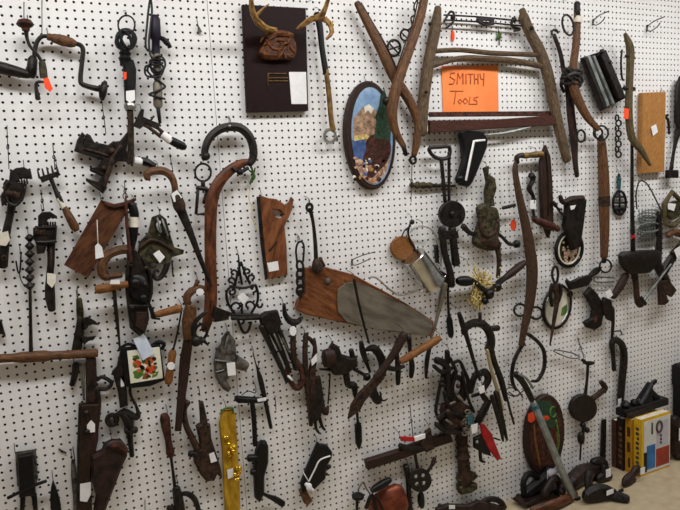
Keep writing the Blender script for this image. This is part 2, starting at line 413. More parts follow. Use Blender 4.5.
part('barrel', 'dull_steel', lathe((157, 54), (158, 108), [(0, 4), (.4, 4.3), (.5, 3), (.55, 4.6), (.95, 4.6), (1, 3)]))
part('tip', 'black', T([(158, 107), (160, 123)], [2.2, 1.6]))
th('pipe_cutter', 'diagonal iron pipe cutter with white band and black end', 'pipe cutter', 2.6)
part('jaw', 'iron', plate([(133, 126), (141, 109), (144, 110), (143, 117), (160, 124), (158, 130), (146, 124), (140, 129)], .5, -.2))
part('frame', 'rust', T([(140, 117), (150, 122), (160, 130), (164, 135)], [2, 1.6, 1.8, 3]), T([(138, 122), (148, 127), (161, 137)], 1.8), T([(148, 124), (154, 116)], 1))
part('band', 'paper', band((162, 134), (171, 141), 4.2), label='white tape band')
part('handle', 'black', lathe((170, 140), (186, 148), [(0, 4), (.3, 4.4), (.8, 4.2), (1, 2.4)]))
th('black_handled_knife', 'stubby black handle with white wrap ending at the many-jawed wrench', 'knife', 1.0)
part('grip', 'black', T([(141, 161), (146, 162), (154, 166)], [4, 4.2, 3.2]))
part('wrap', 'paper', band((134, 161), (142, 162), 4.4), label='white wrap')
th('alligator_wrench', 'black iron wrench with four toothed jaws pointing several ways', 'wrench', .7)
part('body', 'iron', plate([(102, 160), (80, 153), (74, 151), (77, 140), (82, 132), (85, 135), (83, 144), (86, 134), (90, 135), (94, 142), (108, 145), (112, 142), (120, 141), (128, 131), (129, 140), (126, 150), (130, 156), (128, 162), (118, 161), (113, 166), (110, 176), (105, 183), (107, 188), (103, 194), (98, 190), (86, 181), (86, 178), (98, 182), (102, 176), (90, 171), (90, 168), (98, 167)], .8, 0, .2))
parts('pivot_bolt', 'rust', ball(112, 151, 3.5, d=1.0), ball(104, 168, 2.6, d=1.0))
parts('tooth', 'iron', *[T([(84 + i * .6, 136 + i * 2.6), (86.5 + i * .4, 136 + i * 2.6)], .8, d=.6) for i in range(4)])
parts('groove', 'rust', T([(84, 149), (100, 153), (108, 156)], 1.2, d=.85), T([(92, 184), (102, 190)], 1.0, d=.85))
part('slide', 'rust', T([(104, 187), (112, 160), (121, 146)], [2, 2.6, 2.4], d=1.0))
th('hand_rake', 'small five-tined hand rake with iron shank and wooden handle', 'hand rake', 1.2)
part('rake_head', 'iron', plate([(39, 177), (58, 171), (61, 175), (42, 183)], .35), [T([(39.5 + i * 4.6, 178 - i * 1.5), (37.5 + i * 4.6, 170 - i * 1.4)], [1.2, .7]) for i in range(5)])
part('shank', 'iron', T([(51, 179), (55, 189), (59, 198), (63, 206)], [2.2, 2, 2.8, 2]))
part('ferrule', 'cream', band((58, 198), (64, 208), 2.6), label='pale taped ferrule')
part('handle', 'wood_brown', lathe((64, 207), (77, 231), [(0, 2.6), (.2, 3.6), (.5, 4.2), (.85, 4.4), (1, 2.6)]))
th('pipe_wrench', 'leftmost pipe wrench, black hooked jaw with a faded white tag on its handle', 'pipe wrench', 1.3)
part('hook_jaw', 'iron', plate([(9, 180), (10, 172), (16, 168), (24, 167), (31, 171), (32.5, 179), (26, 179), (20, 178), (17, 184), (10, 186)], .7, 0, .15))
part('housing', 'iron', plate([(3, 184), (6, 179), (12, 182), (27, 184), (25, 196), (23, 201), (14, 207), (10, 199), (2, 207), (0, 196), (4, 190)], 1.0, -.1, .2))
part('handle', 'iron', T([(14, 196), (10, 215), (6, 235), (2, 266)], [4.6, 3.6, 4, 5.2], .7))
part('adjusting_nut', 'rust', lathe((5, 193), (20, 196), [(i / 10, 4.2 if i % 2 else 5.2) for i in range(11)], d=.55))
parts('tooth', 'iron', *[T([(19 + i * 2.6, 180 - i * .2), (19.5 + i * 2.6, 183.5)], .9, d=.6) for i in range(4)])
part('frame', 'iron', T([(8, 182), (5, 190), (8, 202), (16, 205), (22, 198), (25, 187)], 1.6, d=.9))
part('hole_rim', 'rust', ring(4, 258, 1.6, 2.4, .8, d=.55))
tag((0, 233), (8, 231), (10, 240), (6, 246), (-1, 245), m='cream', d=.6, label='faded white tag')
th('adjustable_pipe_wrench', 'black adjustable wrench with cream heart-shaped tag halfway down its handle', 'pipe wrench', 1.3)
part('hook_jaw', 'iron', plate([(38, 226), (38, 216), (42, 212), (50, 211.5), (57, 216), (57.5, 219), (52, 217.5), (47.5, 220), (47, 225)], .7, 0, .15))
part('housing', 'iron', plate([(33, 228), (38, 226), (57, 225.5), (56, 243), (47, 245), (44, 253), (37, 254), (36, 243), (33, 238)], 1.0, -.1, .2))
part('adjusting_nut', 'rust', lathe((35, 232), (46, 232), [(i / 8, 4 if i % 2 else 5) for i in range(9)], d=.6))
parts('tooth', 'iron', *[T([(48 + i * 2.4, 222), (48 + i * 2.4, 225.5)], .9, d=.6) for i in range(4)])
parts('frame', 'iron', T([(36, 242), (46, 242), (55, 241)], 1.4, d=1.0), T([(38, 228), (55, 227)], 1.2, d=1.0))
part('handle_web', 'rust', T([(51, 248), (51, 268)], 1.2, d=.75))
part('handle', 'iron', T([(51, 242), (51, 262), (50, 275), (50, 295), (52, 310)], [4, 3.4, 3.6, 4.8, 3.4], .7))
tag((47, 273), (56, 274), (56, 282), (52, 288), (47, 283), m='cream', d=.7, label='cream paper tag')
th('t_handle_auger', 'long wood auger with twisted bit above a round wooden cross handle', 'auger', 1.2)
sp = []
for i in range(7):
    y = 238 + i * 8
    sp += [lathe((29.5, y - 4), (29.8, y + 4), [(0, 1.2), (.25, 3), (.5, 4.8), (.75, 3), (1, 1.2)], seg=8, flat=.8)]
part('twist_bit', 'iron', sp)
part('shaft', 'iron', T([(30, 288), (30.5, 320), (31, 353)], [1.5, 1.6, 2]))
part('cross_handle', 'wood_brown', lathe((-8, 359), (98, 353), [(0, 4.6), (.2, 4.4), (.28, 5.6), (.5, 5.8), (.56, 4.5), (.8, 4.3), (.97, 4.6), (1, 3.6)]))
th('cotter_wire', 'bent loop of thin wire beside the auger twist', 'wire', .5)
part('wire', 'iron', T([(16, 261), (18, 272), (20, 271), (21, 254)], .8), T([(19, 272), (21, 280), (25, 287)], .5))
th('small_iron_hook', 'small dark toothed iron piece at the left edge above the auger handle', 'hook', .5)
part('iron', 'iron', plate([(-3, 316), (2, 322), (4, 330), (6, 337), (2, 334), (-3, 334)], .4))
# ================================================================ second column
th('panel_saw', 'broad rust-brown saw blade hung upside down with maroon grip and white string tag', 'hand saw', 1.0)
part('blade', 'rust_blade', plate([(101, 200), (64, 265), (88, 278), (110, 240), (127, 212), (131, 203), (118, 205)], .12, .3, .02))
part('grip', 'redrust', plate([(101, 199.5), (106, 202), (114, 204), (124, 202), (136, 197.5), (136, 200.5), (126, 206), (114, 209), (105, 206)], .6, .2, .15))
tag((95, 246), (98, 243), (102, 247), (104, 257), (95.5, 259), string=[(97, 220), (98, 243)])
th('file_rod', 'long thin brown metal rod hanging over the maroon saw grip', 'rod', 2.8)
part('rod', 'redrust', T([(126, 200), (127, 225), (131, 262)], [1.6, 1.7, 2]), ring(125, 196, 2, 3, .5))
th('black_chisel', 'black chisel handle with white band beside the maroon saw grip', 'chisel', 2.0)
part('handle', 'black', T([(132, 204), (134, 212), (135, 220)], [4, 4.6, 4]), T([(134, 226), (133, 238), (130, 252)], [4.6, 4.2, 3]))
part('band', 'cream', band((134, 217), (134, 227), 4.8), label='pale tape band')
th('wooden_clamp', 'brown C-shaped wooden clamp frame left of the black machine', 'clamp', 1.6)
part('frame', 'wood_brown', T([(133, 249), (120, 250), (108, 255), (102, 265), (104, 276), (112, 276), (121, 275)], [4.6, 4.6, 4.6, 4.6, 4.4, 3.4, 3]))
th('keyhole_saw', 'keyhole saw with rounded orange-brown handle and narrow toothed blade', 'keyhole saw', 2.6)
part('handle', 'wood_orange', lathe((95, 290), (128, 284), [(0, 3), (.1, 4.8), (.4, 4.6), (.7, 3.8), (1, 3.2)]))
part('blade', 'iron', plate([(112, 290), (116, 290), (119, 320), (121, 350), (119.5, 350), (115, 320)], .1))
tag((110, 280), (120, 280), (120, 284), (110, 284), d=.9)
th('hand_grinder', 'tall black cast hand machine with brown leather pad left of the olive bracket', 'machine', 1.6)
part('body', 'iron', plate([(127, 254), (134, 249), (142, 257), (148, 272), (151, 290), (147, 303), (149, 318), (145, 332), (139, 336), (130, 328), (127, 300), (129, 280)], 1.3, -.6, .35))
part('gear', 'black', lathe((136, 275), (141, 300), [(0, 4), (.15, 9), (.5, 11), (.85, 9), (1, 4)], d=.8, flat=.5), ball(135, 283, 6, d=1.2), ball(143, 298, 4.5, d=1.2))
parts('bolt', 'rust', ball(131, 265, 2, d=1), ball(146, 268, 2, d=1), ball(132, 308, 2.2, d=1), ball(145, 284, 1.8, d=1.6))
part('side_frame', 'iron', T([(129, 262), (127, 280), (129, 305), (133, 326)], 2, d=.6), T([(143, 258), (150, 275), (151, 292), (147, 306)], 2, d=.6), T([(129, 306), (148, 306)], 1.8, d=.8))
part('pad', 'dark_leather', plate([(136, 312), (147, 312), (148, 322), (144, 331), (135, 326)], .3, .8, .1), label='brown leather pad')
part('rod', 'iron', T([(141, 296), (147, 304), (151, 310), (152, 318)], 1.2, d=.8))
th('hooked_scraper', 'short tool with orange wooden handle on an L-shaped iron foot', 'scraper', 2.2)
part('foot', 'iron', plate([(150, 303), (153, 308), (156, 318), (160, 318), (160, 320), (152, 319), (149, 309)], .4))
part('handle', 'wood_orange', lathe((155, 315), (181, 308), [(0, 2.6), (.15, 3.6), (.6, 4), (.9, 4.4), (1, 3)]))
th('olive_bracket', 'olive painted iron bracket with wire loops and slanted white tag', 'bracket', 1.3)
part('plate', 'olive', plate([(138, 252), (139, 243), (148, 233), (152, 217), (160, 214), (166, 219), (170, 234), (174, 247), (184, 250), (183, 254), (172, 257), (168, 266), (158, 262), (150, 263), (142, 262)], .5, -.2, .1, holes=[[(156, 224), (158, 220), (161, 221), (162, 230), (160, 237), (157, 232)]]))
parts('wire_loop', 'iron', ring(160, 226, 4.5, 8.5, .9, -15, d=.6), ring(165, 232, 3, 9, .8, -25, d=.7), T([(172, 262), (173, 276)], .8, d=.4))
part('rib', 'rust', T([(140, 248), (150, 240), (160, 242), (172, 250)], 1.6, d=.5))
parts('key', 'galv', T([(157, 218), (161, 232)], 1.0, d=1.0), T([(162, 219), (168, 236)], .9, d=1.1))
part('hook', 'iron', T([(168, 262), (164, 273), (158, 279), (154, 276), (155, 270), (159, 272)], [3, 3, 2.4, 2, 1.4, 1]), T([(148, 263), (152, 267), (156, 266)], 1.3))
tag((153, 254), (159, 250), (165, 257), (160, 263), d=.5)
th('pad_saw', 'brown pistol-grip pad saw with white tag and long tapering blade', 'saw', 2.8)
part('grip', 'wood_brown', T([(148, 179), (147, 174), (153, 171), (163, 171), (170, 175), (174, 183), (175, 192), (173, 197)], [3, 3.8, 4, 4.2, 4, 3.4, 3.2, 3]))
part('socket', 'rust', lathe((175, 192), (181, 211), [(0, 4), (.2, 5.4), (.7, 6.4), (1, 5)]))
part('blade', 'iron', T([(180, 208), (190, 232), (200, 258), (211, 286)], [5, 3.6, 2.6, 1.6], .3))
part('blade_tip', 'galv', T([(203, 268, 2.6), (211, 286, 2.6)], [1, 1.4], .4), label='pale worn blade tip')
tag((171, 194), (177, 190), (182, 197), (180, 201), (174, 202), d=.6)
th('horse_collar', 'large horse collar hame, round black iron arc over a long reddish leather strap', 'horse collar', 1.8)
part('iron_arc', 'iron', T([(205, 159), (205, 150), (209, 139), (217, 131), (228, 127), (240, 128), (249, 136), (253, 147), (253, 158), (249, 164)], [3.6, 3.8, 4, 4.2, 4.4, 4.6, 4.6, 4.4, 4.2, 3.6]), ball(206, 156, 4.4))
part('strap', 'leather', T([(250, 162), (240, 164), (228, 172), (218, 184), (212, 200), (210.5, 225), (210.5, 260), (211, 290), (210, 310), (205, 330)], [3.2, 4.4, 5.4, 6, 6.4, 6.2, 6, 6.4, 6.2, 4.4], .5))
part('buckle', 'black', ball(240, 172, 3.6, d=.5), T([(232, 168), (240, 172), (248, 168)], 1.8, d=.3))
part('rivet', 'steel', ball(229.5, 126, 1.6, d=.8), label='bright rivet head')
th('harness_ring', 'small iron ring with hanging rectangular clevis left of the collar strap', 'ring', 1.5)
part('ring', 'iron', ring(203, 172.5, 8, 8.8, 1.1))
part('clevis', 'iron', T([(203, 181), (203, 187)], 2.2), T([(198, 190), (196, 214), (204, 214)], 1.7, sm=False), T([(197, 188), (207, 190), (204, 203)], [2.4, 2.6, 2]))
th('dried_sprig', 'sprig of green twine trailing a thin thread right of the collar', 'twine', .8)
part('leaves', 'green', T([(251, 166), (253, 174), (250, 184)], 1.1), T([(249, 170), (255, 176), (252, 181)], .9), T([(255, 168), (253, 178)], .8))
part('thread', 'straw', T([(250, 184), (249, 200), (253, 208), (251, 216), (255, 224), (257, 231)], .4))
th('iron_spur', 'black coiled iron fitting hooked through the foot of the collar strap', 'fitting', 3.2)
part('coil', 'iron', T([(206, 312), (197, 320), (193, 330), (197, 340), (204, 340)], [2, 2.4, 2.4, 3, 3]), ball(196, 341, 5.6, d=.2), ring(201, 332, 6, 8, 1.6, 20))
parts('spike', 'iron', T([(203, 340), (208, 345)], [2, 1]), plate([(214, 306), (232, 313), (226, 320), (215, 322), (212, 315)], .5, -.2))
th('hay_knife', 'long brown tapering blade with curled wooden handle and round white tag', 'hay knife', 1.6)
part('handle', 'wood_brown', T([(188, 304), (187, 297), (192, 291), (200, 288), (206, 290)], [3.4, 4.2, 4, 3.4, 2.6]), T([(193, 290), (198, 281)], [1.4, 2.4]))
part('stock', 'wood_brown', plate([(186, 304), (196, 306), (196, 325), (193, 340), (184, 340), (182, 322)], .9, -.3, .2))
part('blade', 'wood_dark', plate([(184, 338), (193, 338), (188, 380), (183, 412), (181, 431), (175, 431), (178, 390), (180, 360)], .5, -.1, .1))
tag(*ell(200, 292, 4, 3.6, 0, 10), d=.9, label='round white tag')
th('wood_chisel', 'thin chisel blade over a wooden handle carrying a round white sticker', 'chisel', 1.8)
part('blade', 'iron', T([(182, 308), (178, 330), (173, 351)], [.9, 1, 1.2], .5))
part('handle', 'wood_orange', lathe((173, 350), (168, 384), [(0, 2.6), (.1, 4), (.4, 3.8), (.55, 3.8), (.9, 4.2), (1, 2.8)]))
part('sticker', 'paper', plate(ell(171, 366, 4, 4, 0, 14), .05, .6, .01), label='round white sticker')
th('wrought_iron_trivet', 'black wrought iron scrollwork trivet with pointed spire and small white tag', 'trivet', .9)
def scroll(cx, cy, r, a0, a1, turns=1.0, w=1.15, inner=.25):
    n = 14; return T([(cx + (r * (1 - (1 - inner) * i / n)) * math.cos(math.radians(a0 + (a1 - a0) * i / n)), cy + (r * (1 - (1 - inner) * i / n)) * math.sin(math.radians(a0 + (a1 - a0) * i / n))) for i in range(n + 1)], w)
part('outline', 'black', T([(238.5, 255), (239.5, 270), (242, 284)], [.7, 1.3, 1.3]), T([(241, 262), (237, 276), (235, 286)], 1.2), T([(241, 262), (246, 276), (250, 284)], 1.2),
     T([(230, 287), (226.5, 293), (228, 303), (234, 313), (238, 320), (243, 332), (248, 331), (251, 322)], 1.4), T([(256, 286), (258, 294), (257, 303), (252, 312), (250, 318)], 1.4), T([(231, 315), (258, 315)], 1.7), T([(230, 286), (243, 288), (256, 285)], 1.3))
part('scrolls', 'black', scroll(233.5, 273, 4, 40, -280), scroll(247.5, 272, 4, 140, 470), scroll(231, 281, 4.6, 60, -270), scroll(252, 278, 4.6, 110, 440), scroll(231.5, 292, 4.4, -90, 240), scroll(253, 288, 4.6, 90, -250), scroll(237, 307, 6, 160, 430), scroll(249, 306, 6, 20, -250), scroll(242, 322, 4, 180, 420), scroll(259, 305, 3.5, -20, 200), T([(242, 296), (242, 314)], 1.2))
tag((237, 297), (243, 292), (249, 298), (243, 304), d=.3)
th('galvanized_spout', 'grey cast metal hose fitting shaped like a fan with square white tag', 'fitting', 1.2)
part('body', 'grey', plate([(228, 331), (235, 340), (236, 355), (234, 362), (231, 375), (226, 380), (231, 388), (228, 392), (223, 389), (216, 378), (214, 364), (217, 350), (222, 344), (222, 339)], .9, -.4, .25), lathe((234, 361), (247, 367), [(0, 7), (.4, 6), (.8, 5.4), (1, 4)]))
parts('rib', 'galv', T([(215, 360), (223, 361), (232, 362)], .7, d=.65), T([(216, 372), (224, 370)], .7, d=.6), T([(225, 348), (228, 336)], 1, d=.65))
tag((226.5, 363), (235, 362), (236, 375), (228, 376), d=.9)
th('antler_plaque', 'dark brown wooden plaque with mounted deer antlers, engraved lines and white paper', 'plaque', .25)
part('board', 'plaque', plate([(242, 5), (305, 8.5), (307.5, 111), (246.5, 112.5)], .8, 0, .12))
part('engraving', 'brass', [T([(a, y), (b, y)], .5, d=.9, sm=False) for a, b, y in ((268, 286, 73.5), (268, 288, 78), (269, 288, 81))] + [T([(268, 73), (268, 86)], .35, d=.9)])
sk = []
random.seed(3)
sk.append(plate([(264, 44), (269, 36), (276, 33), (286, 34), (293, 37), (296, 46), (295, 55), (290, 59), (266, 59), (259, 53)], 1.2, .8, .45, sm=True))
for i in range(30):
    x, y = random.uniform(262, 294), random.uniform(38, 57); a = random.uniform(0, 3.14); q = random.uniform(2, 4.5)
    sk.append(T([(x - q * math.cos(a), y - q * math.sin(a) * .8), (x, y - 1), (x + q * math.cos(a), y + q * math.sin(a) * .8)], [.8, random.uniform(1, 2), .8], d=random.uniform(1.7, 2.2), seg=6))
sk += [T([(268, 38), (276, 34), (285, 34), (292, 36)], [3, 3.5, 3.5, 3], d=1.9), T([(266, 40), (272, 48), (280, 50)], 1.6, d=2.0), T([(286, 38), (290, 46), (294, 52)], 1.6, d=2.0), plate([(262, 56), (292, 56), (290, 60), (264, 60)], .6, .8)]
part('skull_cap', 'bone', sk)
an1 = part('antler', 'antler', T([(276, 30, 2.2), (268, 29, 3), (260, 24, 4), (255, 17, 5), (252, 8, 6), (251, -4, 7)], [2.6, 3.4, 3.8, 3.4, 3, 2.2]), T([(255, 17, 5), (262, 10, 5.5), (269, 4, 6)], [2, 1.4, .7]), T([(270, 37, 2), (268, 34, 2), (264, 24, 3)], [2, 2, 1.4]), label='left antler')
an2 = part('antler', 'antler', T([(297, 29, 2.2), (304, 24, 3), (312, 19, 4), (320, 17, 5), (325, 9, 6), (329, -4, 7)], [1.2, 2.6, 3, 3.6, 2.6, 2]), T([(319, 17, 5), (327, 21, 5), (331, 27, 5), (331, 34, 5), (326, 39, 5)], [3.4, 3, 2.6, 2.2, 1]), T([(330, 28, 5), (333, 21, 5.5)], [1.6, .8]), label='right antler')
part('paper_slip', 'paper', plate([(289, 72), (306, 72), (307, 104), (291.5, 104)], .03, .86, .005), label='white paper slip')
th('ring_ended_rod', 'slender tool with black upper handle, brass shaft and steel ring at the bottom', 'rod', 1.3)
part('handle', 'black', T([(317, 14), (320, 28), (322, 48), (326, 73)], [4, 3.6, 3.2, 3.4], .7))
part('shaft', 'brass', T([(326, 70), (329, 95), (331, 118), (333, 130)], [2.6, 2.8, 2.8, 3.2]))
part('ring', 'steel', ring(330, 136, 5.6, 6.4, 1.7), T([(337, 134), (337, 141)], 1.2))
th('orange_clip', 'tiny orange clip stuck on the board under the turnbuckle rod', 'clip', .2)
part('clip', 'orange_tag', plate(ell(453, 36, 1.6, 5.5, 0, 12), .2))
th('green_clip', 'tiny green plastic clip on the board left of the bow saw right post', 'clip', .2)
part('clip', 'green', plate([(499, 31), (502, 38), (496, 39)], .25), T([(499, 38), (499.5, 45)], .6))
th('grey_peg', 'tiny grey triangular peg on blank board left of the antler plaque', 'peg', .2)
part('peg', 'grey', plate([(198, 25), (202, 32), (198, 33)], .4))
# ================================================================ upper middle
th('wooden_hand_saw', 'short hand saw with light brown wooden body, cut-out grip and paper tag', 'hand saw', .3)
bd = part('body', 'wood_guard', plate([(257, 197), (262, 196), (268, 198), (276, 199), (285, 205), (289, 202), (291, 197), (293, 199), (292, 209), (287, 220), (284, 226), (286, 245), (287, 275), (267, 279), (262, 250)], .6, 0, .12, holes=[[(272, 209), (279, 210), (284, 215), (281, 219), (275, 217)]]))
part('tooth_edge', 'iron', plate([(256.5, 196.5), (260, 196.5), (264, 240), (268, 279), (265, 279), (260, 240)], .15, .5))
part('crack', 'wood_dark', plate([(268, 251), (277, 241), (278, 242), (270, 252)], .04, .6, .01), of=bd, label='dark crack in the wood')
tag((267, 263), (278, 261), (279, 270), (269, 272), d=.65)
th('twisted_rod', 'twisted iron rod ending in an eye above and a gear-like head below', 'rod', 1.8)
part('rod', 'iron', T([(310, 209), (313, 222), (315, 240), (316, 258)], [2.4, 1.8, 2.1, 2.4]), ring(309.5, 207.5, 2.8, 3.6, 1.6))
part('head', 'rust', lathe((316, 258), (318, 272), [(0, 2), (.3, 4.5), (.6, 6), (.9, 5.5), (1, 3)]), T([(320, 258), (324, 266)], 1.8))
th('chain_bar', 'narrow loop of black chain link bar hanging left of the covered saw', 'chain', 1.2)
part('loop', 'iron', T([(297, 262), (296, 250), (298, 243), (302, 242), (304, 248), (303, 262)], 1.1))
parts('link', 'iron', *[ring(300, 266 + 8 * i, 3.2, 5, 1.3, 10 if i % 2 else -10) for i in range(4)])
part('end', 'iron', plate([(297, 290), (303, 290), (300, 301)], .3))
th('covered_saw_board', 'broad orange-brown wooden saw guard behind the long grey blade', 'saw guard', .4)
part('board', 'wood_guard', plate([(304, 268), (322, 266), (352, 274), (380, 289), (405, 303), (433, 321), (431, 336), (390, 331), (340, 322), (305, 314), (295, 309), (297, 300), (305, 292)], .8, 0, .15))
part('screw', 'grey', ball(328, 281, 3.2, d=.9, flat=.4))
th('saw_blade', 'long dull grey tapered saw blade with a rounded heel', 'saw blade', 1.4)
part('blade', 'dull_steel', plate([(337, 300), (338, 289), (346, 283), (356, 282), (368, 286), (400, 302), (432, 321), (432, 330), (428, 336), (400, 332), (370, 328), (347, 322), (338, 312)], .15, 0, .04))
th('iron_poker', 'thin dark iron rod lying diagonally across the grey saw blade', 'rod', 2.4)
part('rod', 'iron', T([(354, 279), (358, 300), (364, 325), (369, 343)], [1.6, 1.4, 1.3, 1.1]))
th('empty_hook', 'empty double wire hook on bare board above the grey saw blade', 'hook', 1.0, 'empty double wire hooks')
def dhook(x, y, x2, y2):
    return [T([(x, y, .1), (x + 2, y - 3, .5), ((x + x2) / 2, (y + y2) / 2 - 2, 1.6), (x2, y2, 3)], .55, seg=5), T([(x, y, .1), (x, y + 2, .3), (x + 4, y + 3, 1.0), ((x + x2) / 2 + 2, (y + y2) / 2 + 4, 1.8), (x2 - 4, y2 + 6, 2.2)], .55, seg=5), T([(x, y - 3, .05), (x, y + 3, .05)], .8, seg=5)]
part('wire', 'grey', *dhook(352, 262, 375, 252))
th('empty_hook', 'empty double wire hook high on the board right of the crossed harness hames', 'hook', 1.0, 'empty double wire hooks')
part('wire', 'iron', *dhook(593, 22, 609, 11))
th('empty_hook', 'empty double wire hook in the top right corner of the board', 'hook', 1.0, 'empty double wire hooks')
part('wire', 'iron', *dhook(647, 28, 664, 17))
th('empty_hook', 'long flattened wire hook below the oval framed picture with garden pliers', 'hook', 1.0, 'empty double wire hooks')
part('wire', 'grey', T([(580, 357), (572, 353), (556, 350), (555, 352), (570, 358), (579, 358)], .6))
th('empty_hook', 'straight double wire hook right of the steel ring of the wooden rod', 'hook', 1.0, 'empty double wire hooks')
part('wire', 'grey', T([(594, 279), (596, 277), (615, 278)], .6), T([(594, 279), (596, 282), (614, 282)], .6))
th('iron_wheel_hanger', 'two small spoked iron rings joined by a chain between the crossed hames', 'harness fitting', 1.2)
parts('ring', 'iron', ring(394, 48, 6.5, 8, 1.3), ring(405, 35, 4.6, 5.6, 1.1))
parts('spoke', 'iron', T([(389, 43), (399, 54)], .8), T([(388, 50), (400, 46)], .8), T([(401, 32), (408, 39)], .7))
part('chain', 'iron', T([(408, 30), (412, 26), (411, 18), (415, 14), (414, 6), (417, 0)], .9))
th('harness_hame', 'long wooden harness hame slanting down to the right, left of the pair', 'harness hame', 1.6)
part('wood', 'wood_brown', T([(357, 3), (367, 22), (380, 47), (393, 75), (404, 92), (413, 108), (418, 125), (416, 145), (414, 155)], [3.6, 4.8, 5.6, 5.8, 5.6, 5.2, 4.6, 4.2, 3.2], .8))
part('edging', 'iron', T([(361, 3), (372, 22), (386, 46), (398, 72)], 1.0, d=.2))
part('eye', 'iron', ring(413, 160, 3, 3.6, 1.3))
th('harness_hame', 'long wooden harness hame slanting down to the left, crossing over its mate', 'harness hame', 3.6)
part('wood', 'wood_brown', T([(425, -6), (420, 18), (411, 45), (402, 70), (395, 92), (392, 112), (395, 130), (404, 147)], [4.8, 5.2, 5.4, 5.6, 6.4, 6, 4.6, 3], .8))
part('edging', 'iron', T([(418, 0), (413, 22), (404, 47), (396, 70)], .8, d=-.4))
part('tip', 'iron', T([(403, 145), (406, 155)], [2.6, 2.2]))
part('knob', 'iron', ball(386, 101, 4.4, d=-.4))
th('bear_picture_slice', 'oval wood slice plaque with painted bear, lake and mountain', 'plaque', .3)
ep = part('bark_rim', 'wood_dark', plate(ell(369.5, 135.5, 25.5, 54.5, -3, 40), .9, 0, .25))
part('painting', 'sky_paint', plate(ell(372, 136, 20.5, 49, -3, 36), .06, .9, .02, m='sky_paint'))
pt = CUR['parts'][-1]
def clip(pts): return pts
part('mountain', 'rock_paint', plate([(353, 130), (354, 118), (362, 108), (369, 104), (377, 112), (385, 125), (388, 140), (353, 142)], .03, .97, .005), of=pt)
part('lake', 'lake_paint', plate([(352, 140), (364, 138), (368, 150), (364, 160), (354, 158)], .03, 1.0, .005), of=pt)
parts('pine', 'pine_paint', plate([(381, 92), (385, 104), (389, 112), (391, 128), (390, 146), (376, 142), (378, 124), (375, 118), (379, 106)], .03, 1.0, .005), of=pt)
part('meadow', 'flower_paint', plate([(354, 154), (366, 160), (380, 165), (391, 148), (390, 160), (385, 174), (377, 183), (370, 184), (361, 176), (356, 166)], .03, .99, .005), of=pt)
part('bear', 'bear_paint', plate([(366, 142), (370, 136), (378, 134), (388, 138), (391, 148), (388, 160), (384, 166), (378, 172), (372, 178), (367, 174), (372, 166), (366, 164), (363, 158), (366, 150)], .04, 1.02, .01, sm=True), of=pt)
random.seed(8)
part('snow_cap', 'cream', plate([(364, 107), (369, 104), (374, 109), (371, 114), (368, 110), (365, 113)], .03, 1.01, .005), of=pt)
part('painted_shore', 'straw', plate([(354, 136), (366, 134), (372, 138), (354, 141)], .03, 1.02, .005), of=pt)
part('painted_blossoms', 'flower_paint', [plate(ell(355 + 30 * (i % 7) / 7 + random.uniform(-2, 6), 158 + 22 * random.random(), random.uniform(1.2, 3), random.uniform(1, 2.4), random.uniform(0, 90), 8), .02, 1.05, .004, m=random.choice(['cream', 'redrust', 'lake_paint', 'flower_paint', 'cream', 'wood_tan'])) for i in range(26)], of=pt, kind='stuff')
parts('pine', 'pine_paint', plate([(384, 88), (390, 108), (386, 106), (392, 124), (384, 120), (380, 106)], .03, 1.03, .005), plate([(378, 110), (383, 128), (389, 140), (374, 138), (376, 124)], .03, 1.04, .005), of=pt)
th('bow_saw', 'big wooden bucksaw frame with two curved posts, crossbars and turnbuckle rod', 'bow saw', 1.6)
parts('iron_pin', 'iron', ball(430, 24, 2, d=1.2), ball(532, 28, 2.2, d=1.2), ball(426, 92, 1.8, d=1.2))
part('post', 'wood_grey', T([(438, 8), (435, 30), (430, 55), (426, 80), (423, 105), (421, 133)], [4, 6.6, 6.4, 7, 6.6, 7], .7), label='left post')
part('post', 'wood_grey', T([(523, 16), (530, 33), (540, 52), (548, 75), (553, 100), (559, 128), (567, 160)], [6, 6, 6.6, 6.4, 6, 6, 5], .7), T([(522, 10), (526, 22)], [3.6, 4.6], .8, m='wood_green', d=.1), label='right post')
parts('crossbar', 'wood_grey', T([(436, 51), (460, 50), (490, 53), (515, 54), (542, 55)], [2.4, 2.4, 2.6, 2.4, 2.2]), T([(432, 66), (448, 61), (465, 58), (490, 59), (515, 61), (545, 67)], [2.6, 2.6, 2.8, 3, 3, 3]))
part('lower_rail', 'wood_red', plate([(429, 121), (490, 120), (556, 115), (556, 125), (490, 129), (429, 133)], .6, -.2, .1))
part('blade', 'redrust', plate([(429, 112), (555, 111), (555, 116), (429, 117)], .15, -.4))
part('brace_wire', 'galv', T([(485, 135), (505, 133), (530, 127), (550, 120)], [1, 1.5, 1.6, 1]))
parts('tie_rod', 'black', T([(444, 15), (480, 17), (520, 21)], .9), T([(444, 20), (480, 22), (522, 26)], .9))
part('turnbuckle', 'iron', plate([(477, 17), (494, 18), (494, 25), (484, 26), (477, 22)], .4, -.2, .1, holes=[[(482, 20.5), (490, 21), (488, 23.5), (483, 23)]]))
parts('clevis', 'iron', T([(444, 22), (450, 12), (454, 14), (453, 22), (446, 28)], 1.2), T([(513, 18), (512, 26), (520, 29), (514, 31)], 1.3), ball(453, 17, 2.6), ball(514, 20, 2.8))
th('sign', 'bright orange paper sign with handwritten lettering inside the bucksaw frame', 'sign', .15)
part('sheet', 'orange_paper', plate([(441.5, 66), (498, 65), (498.5, 112), (443, 113)], .03, 0, .005))
def hand(strokes, r=.55, m='marker', d=.08): return [T(s, r, sm=False, seg=5, d=d, m=m) for s in strokes]
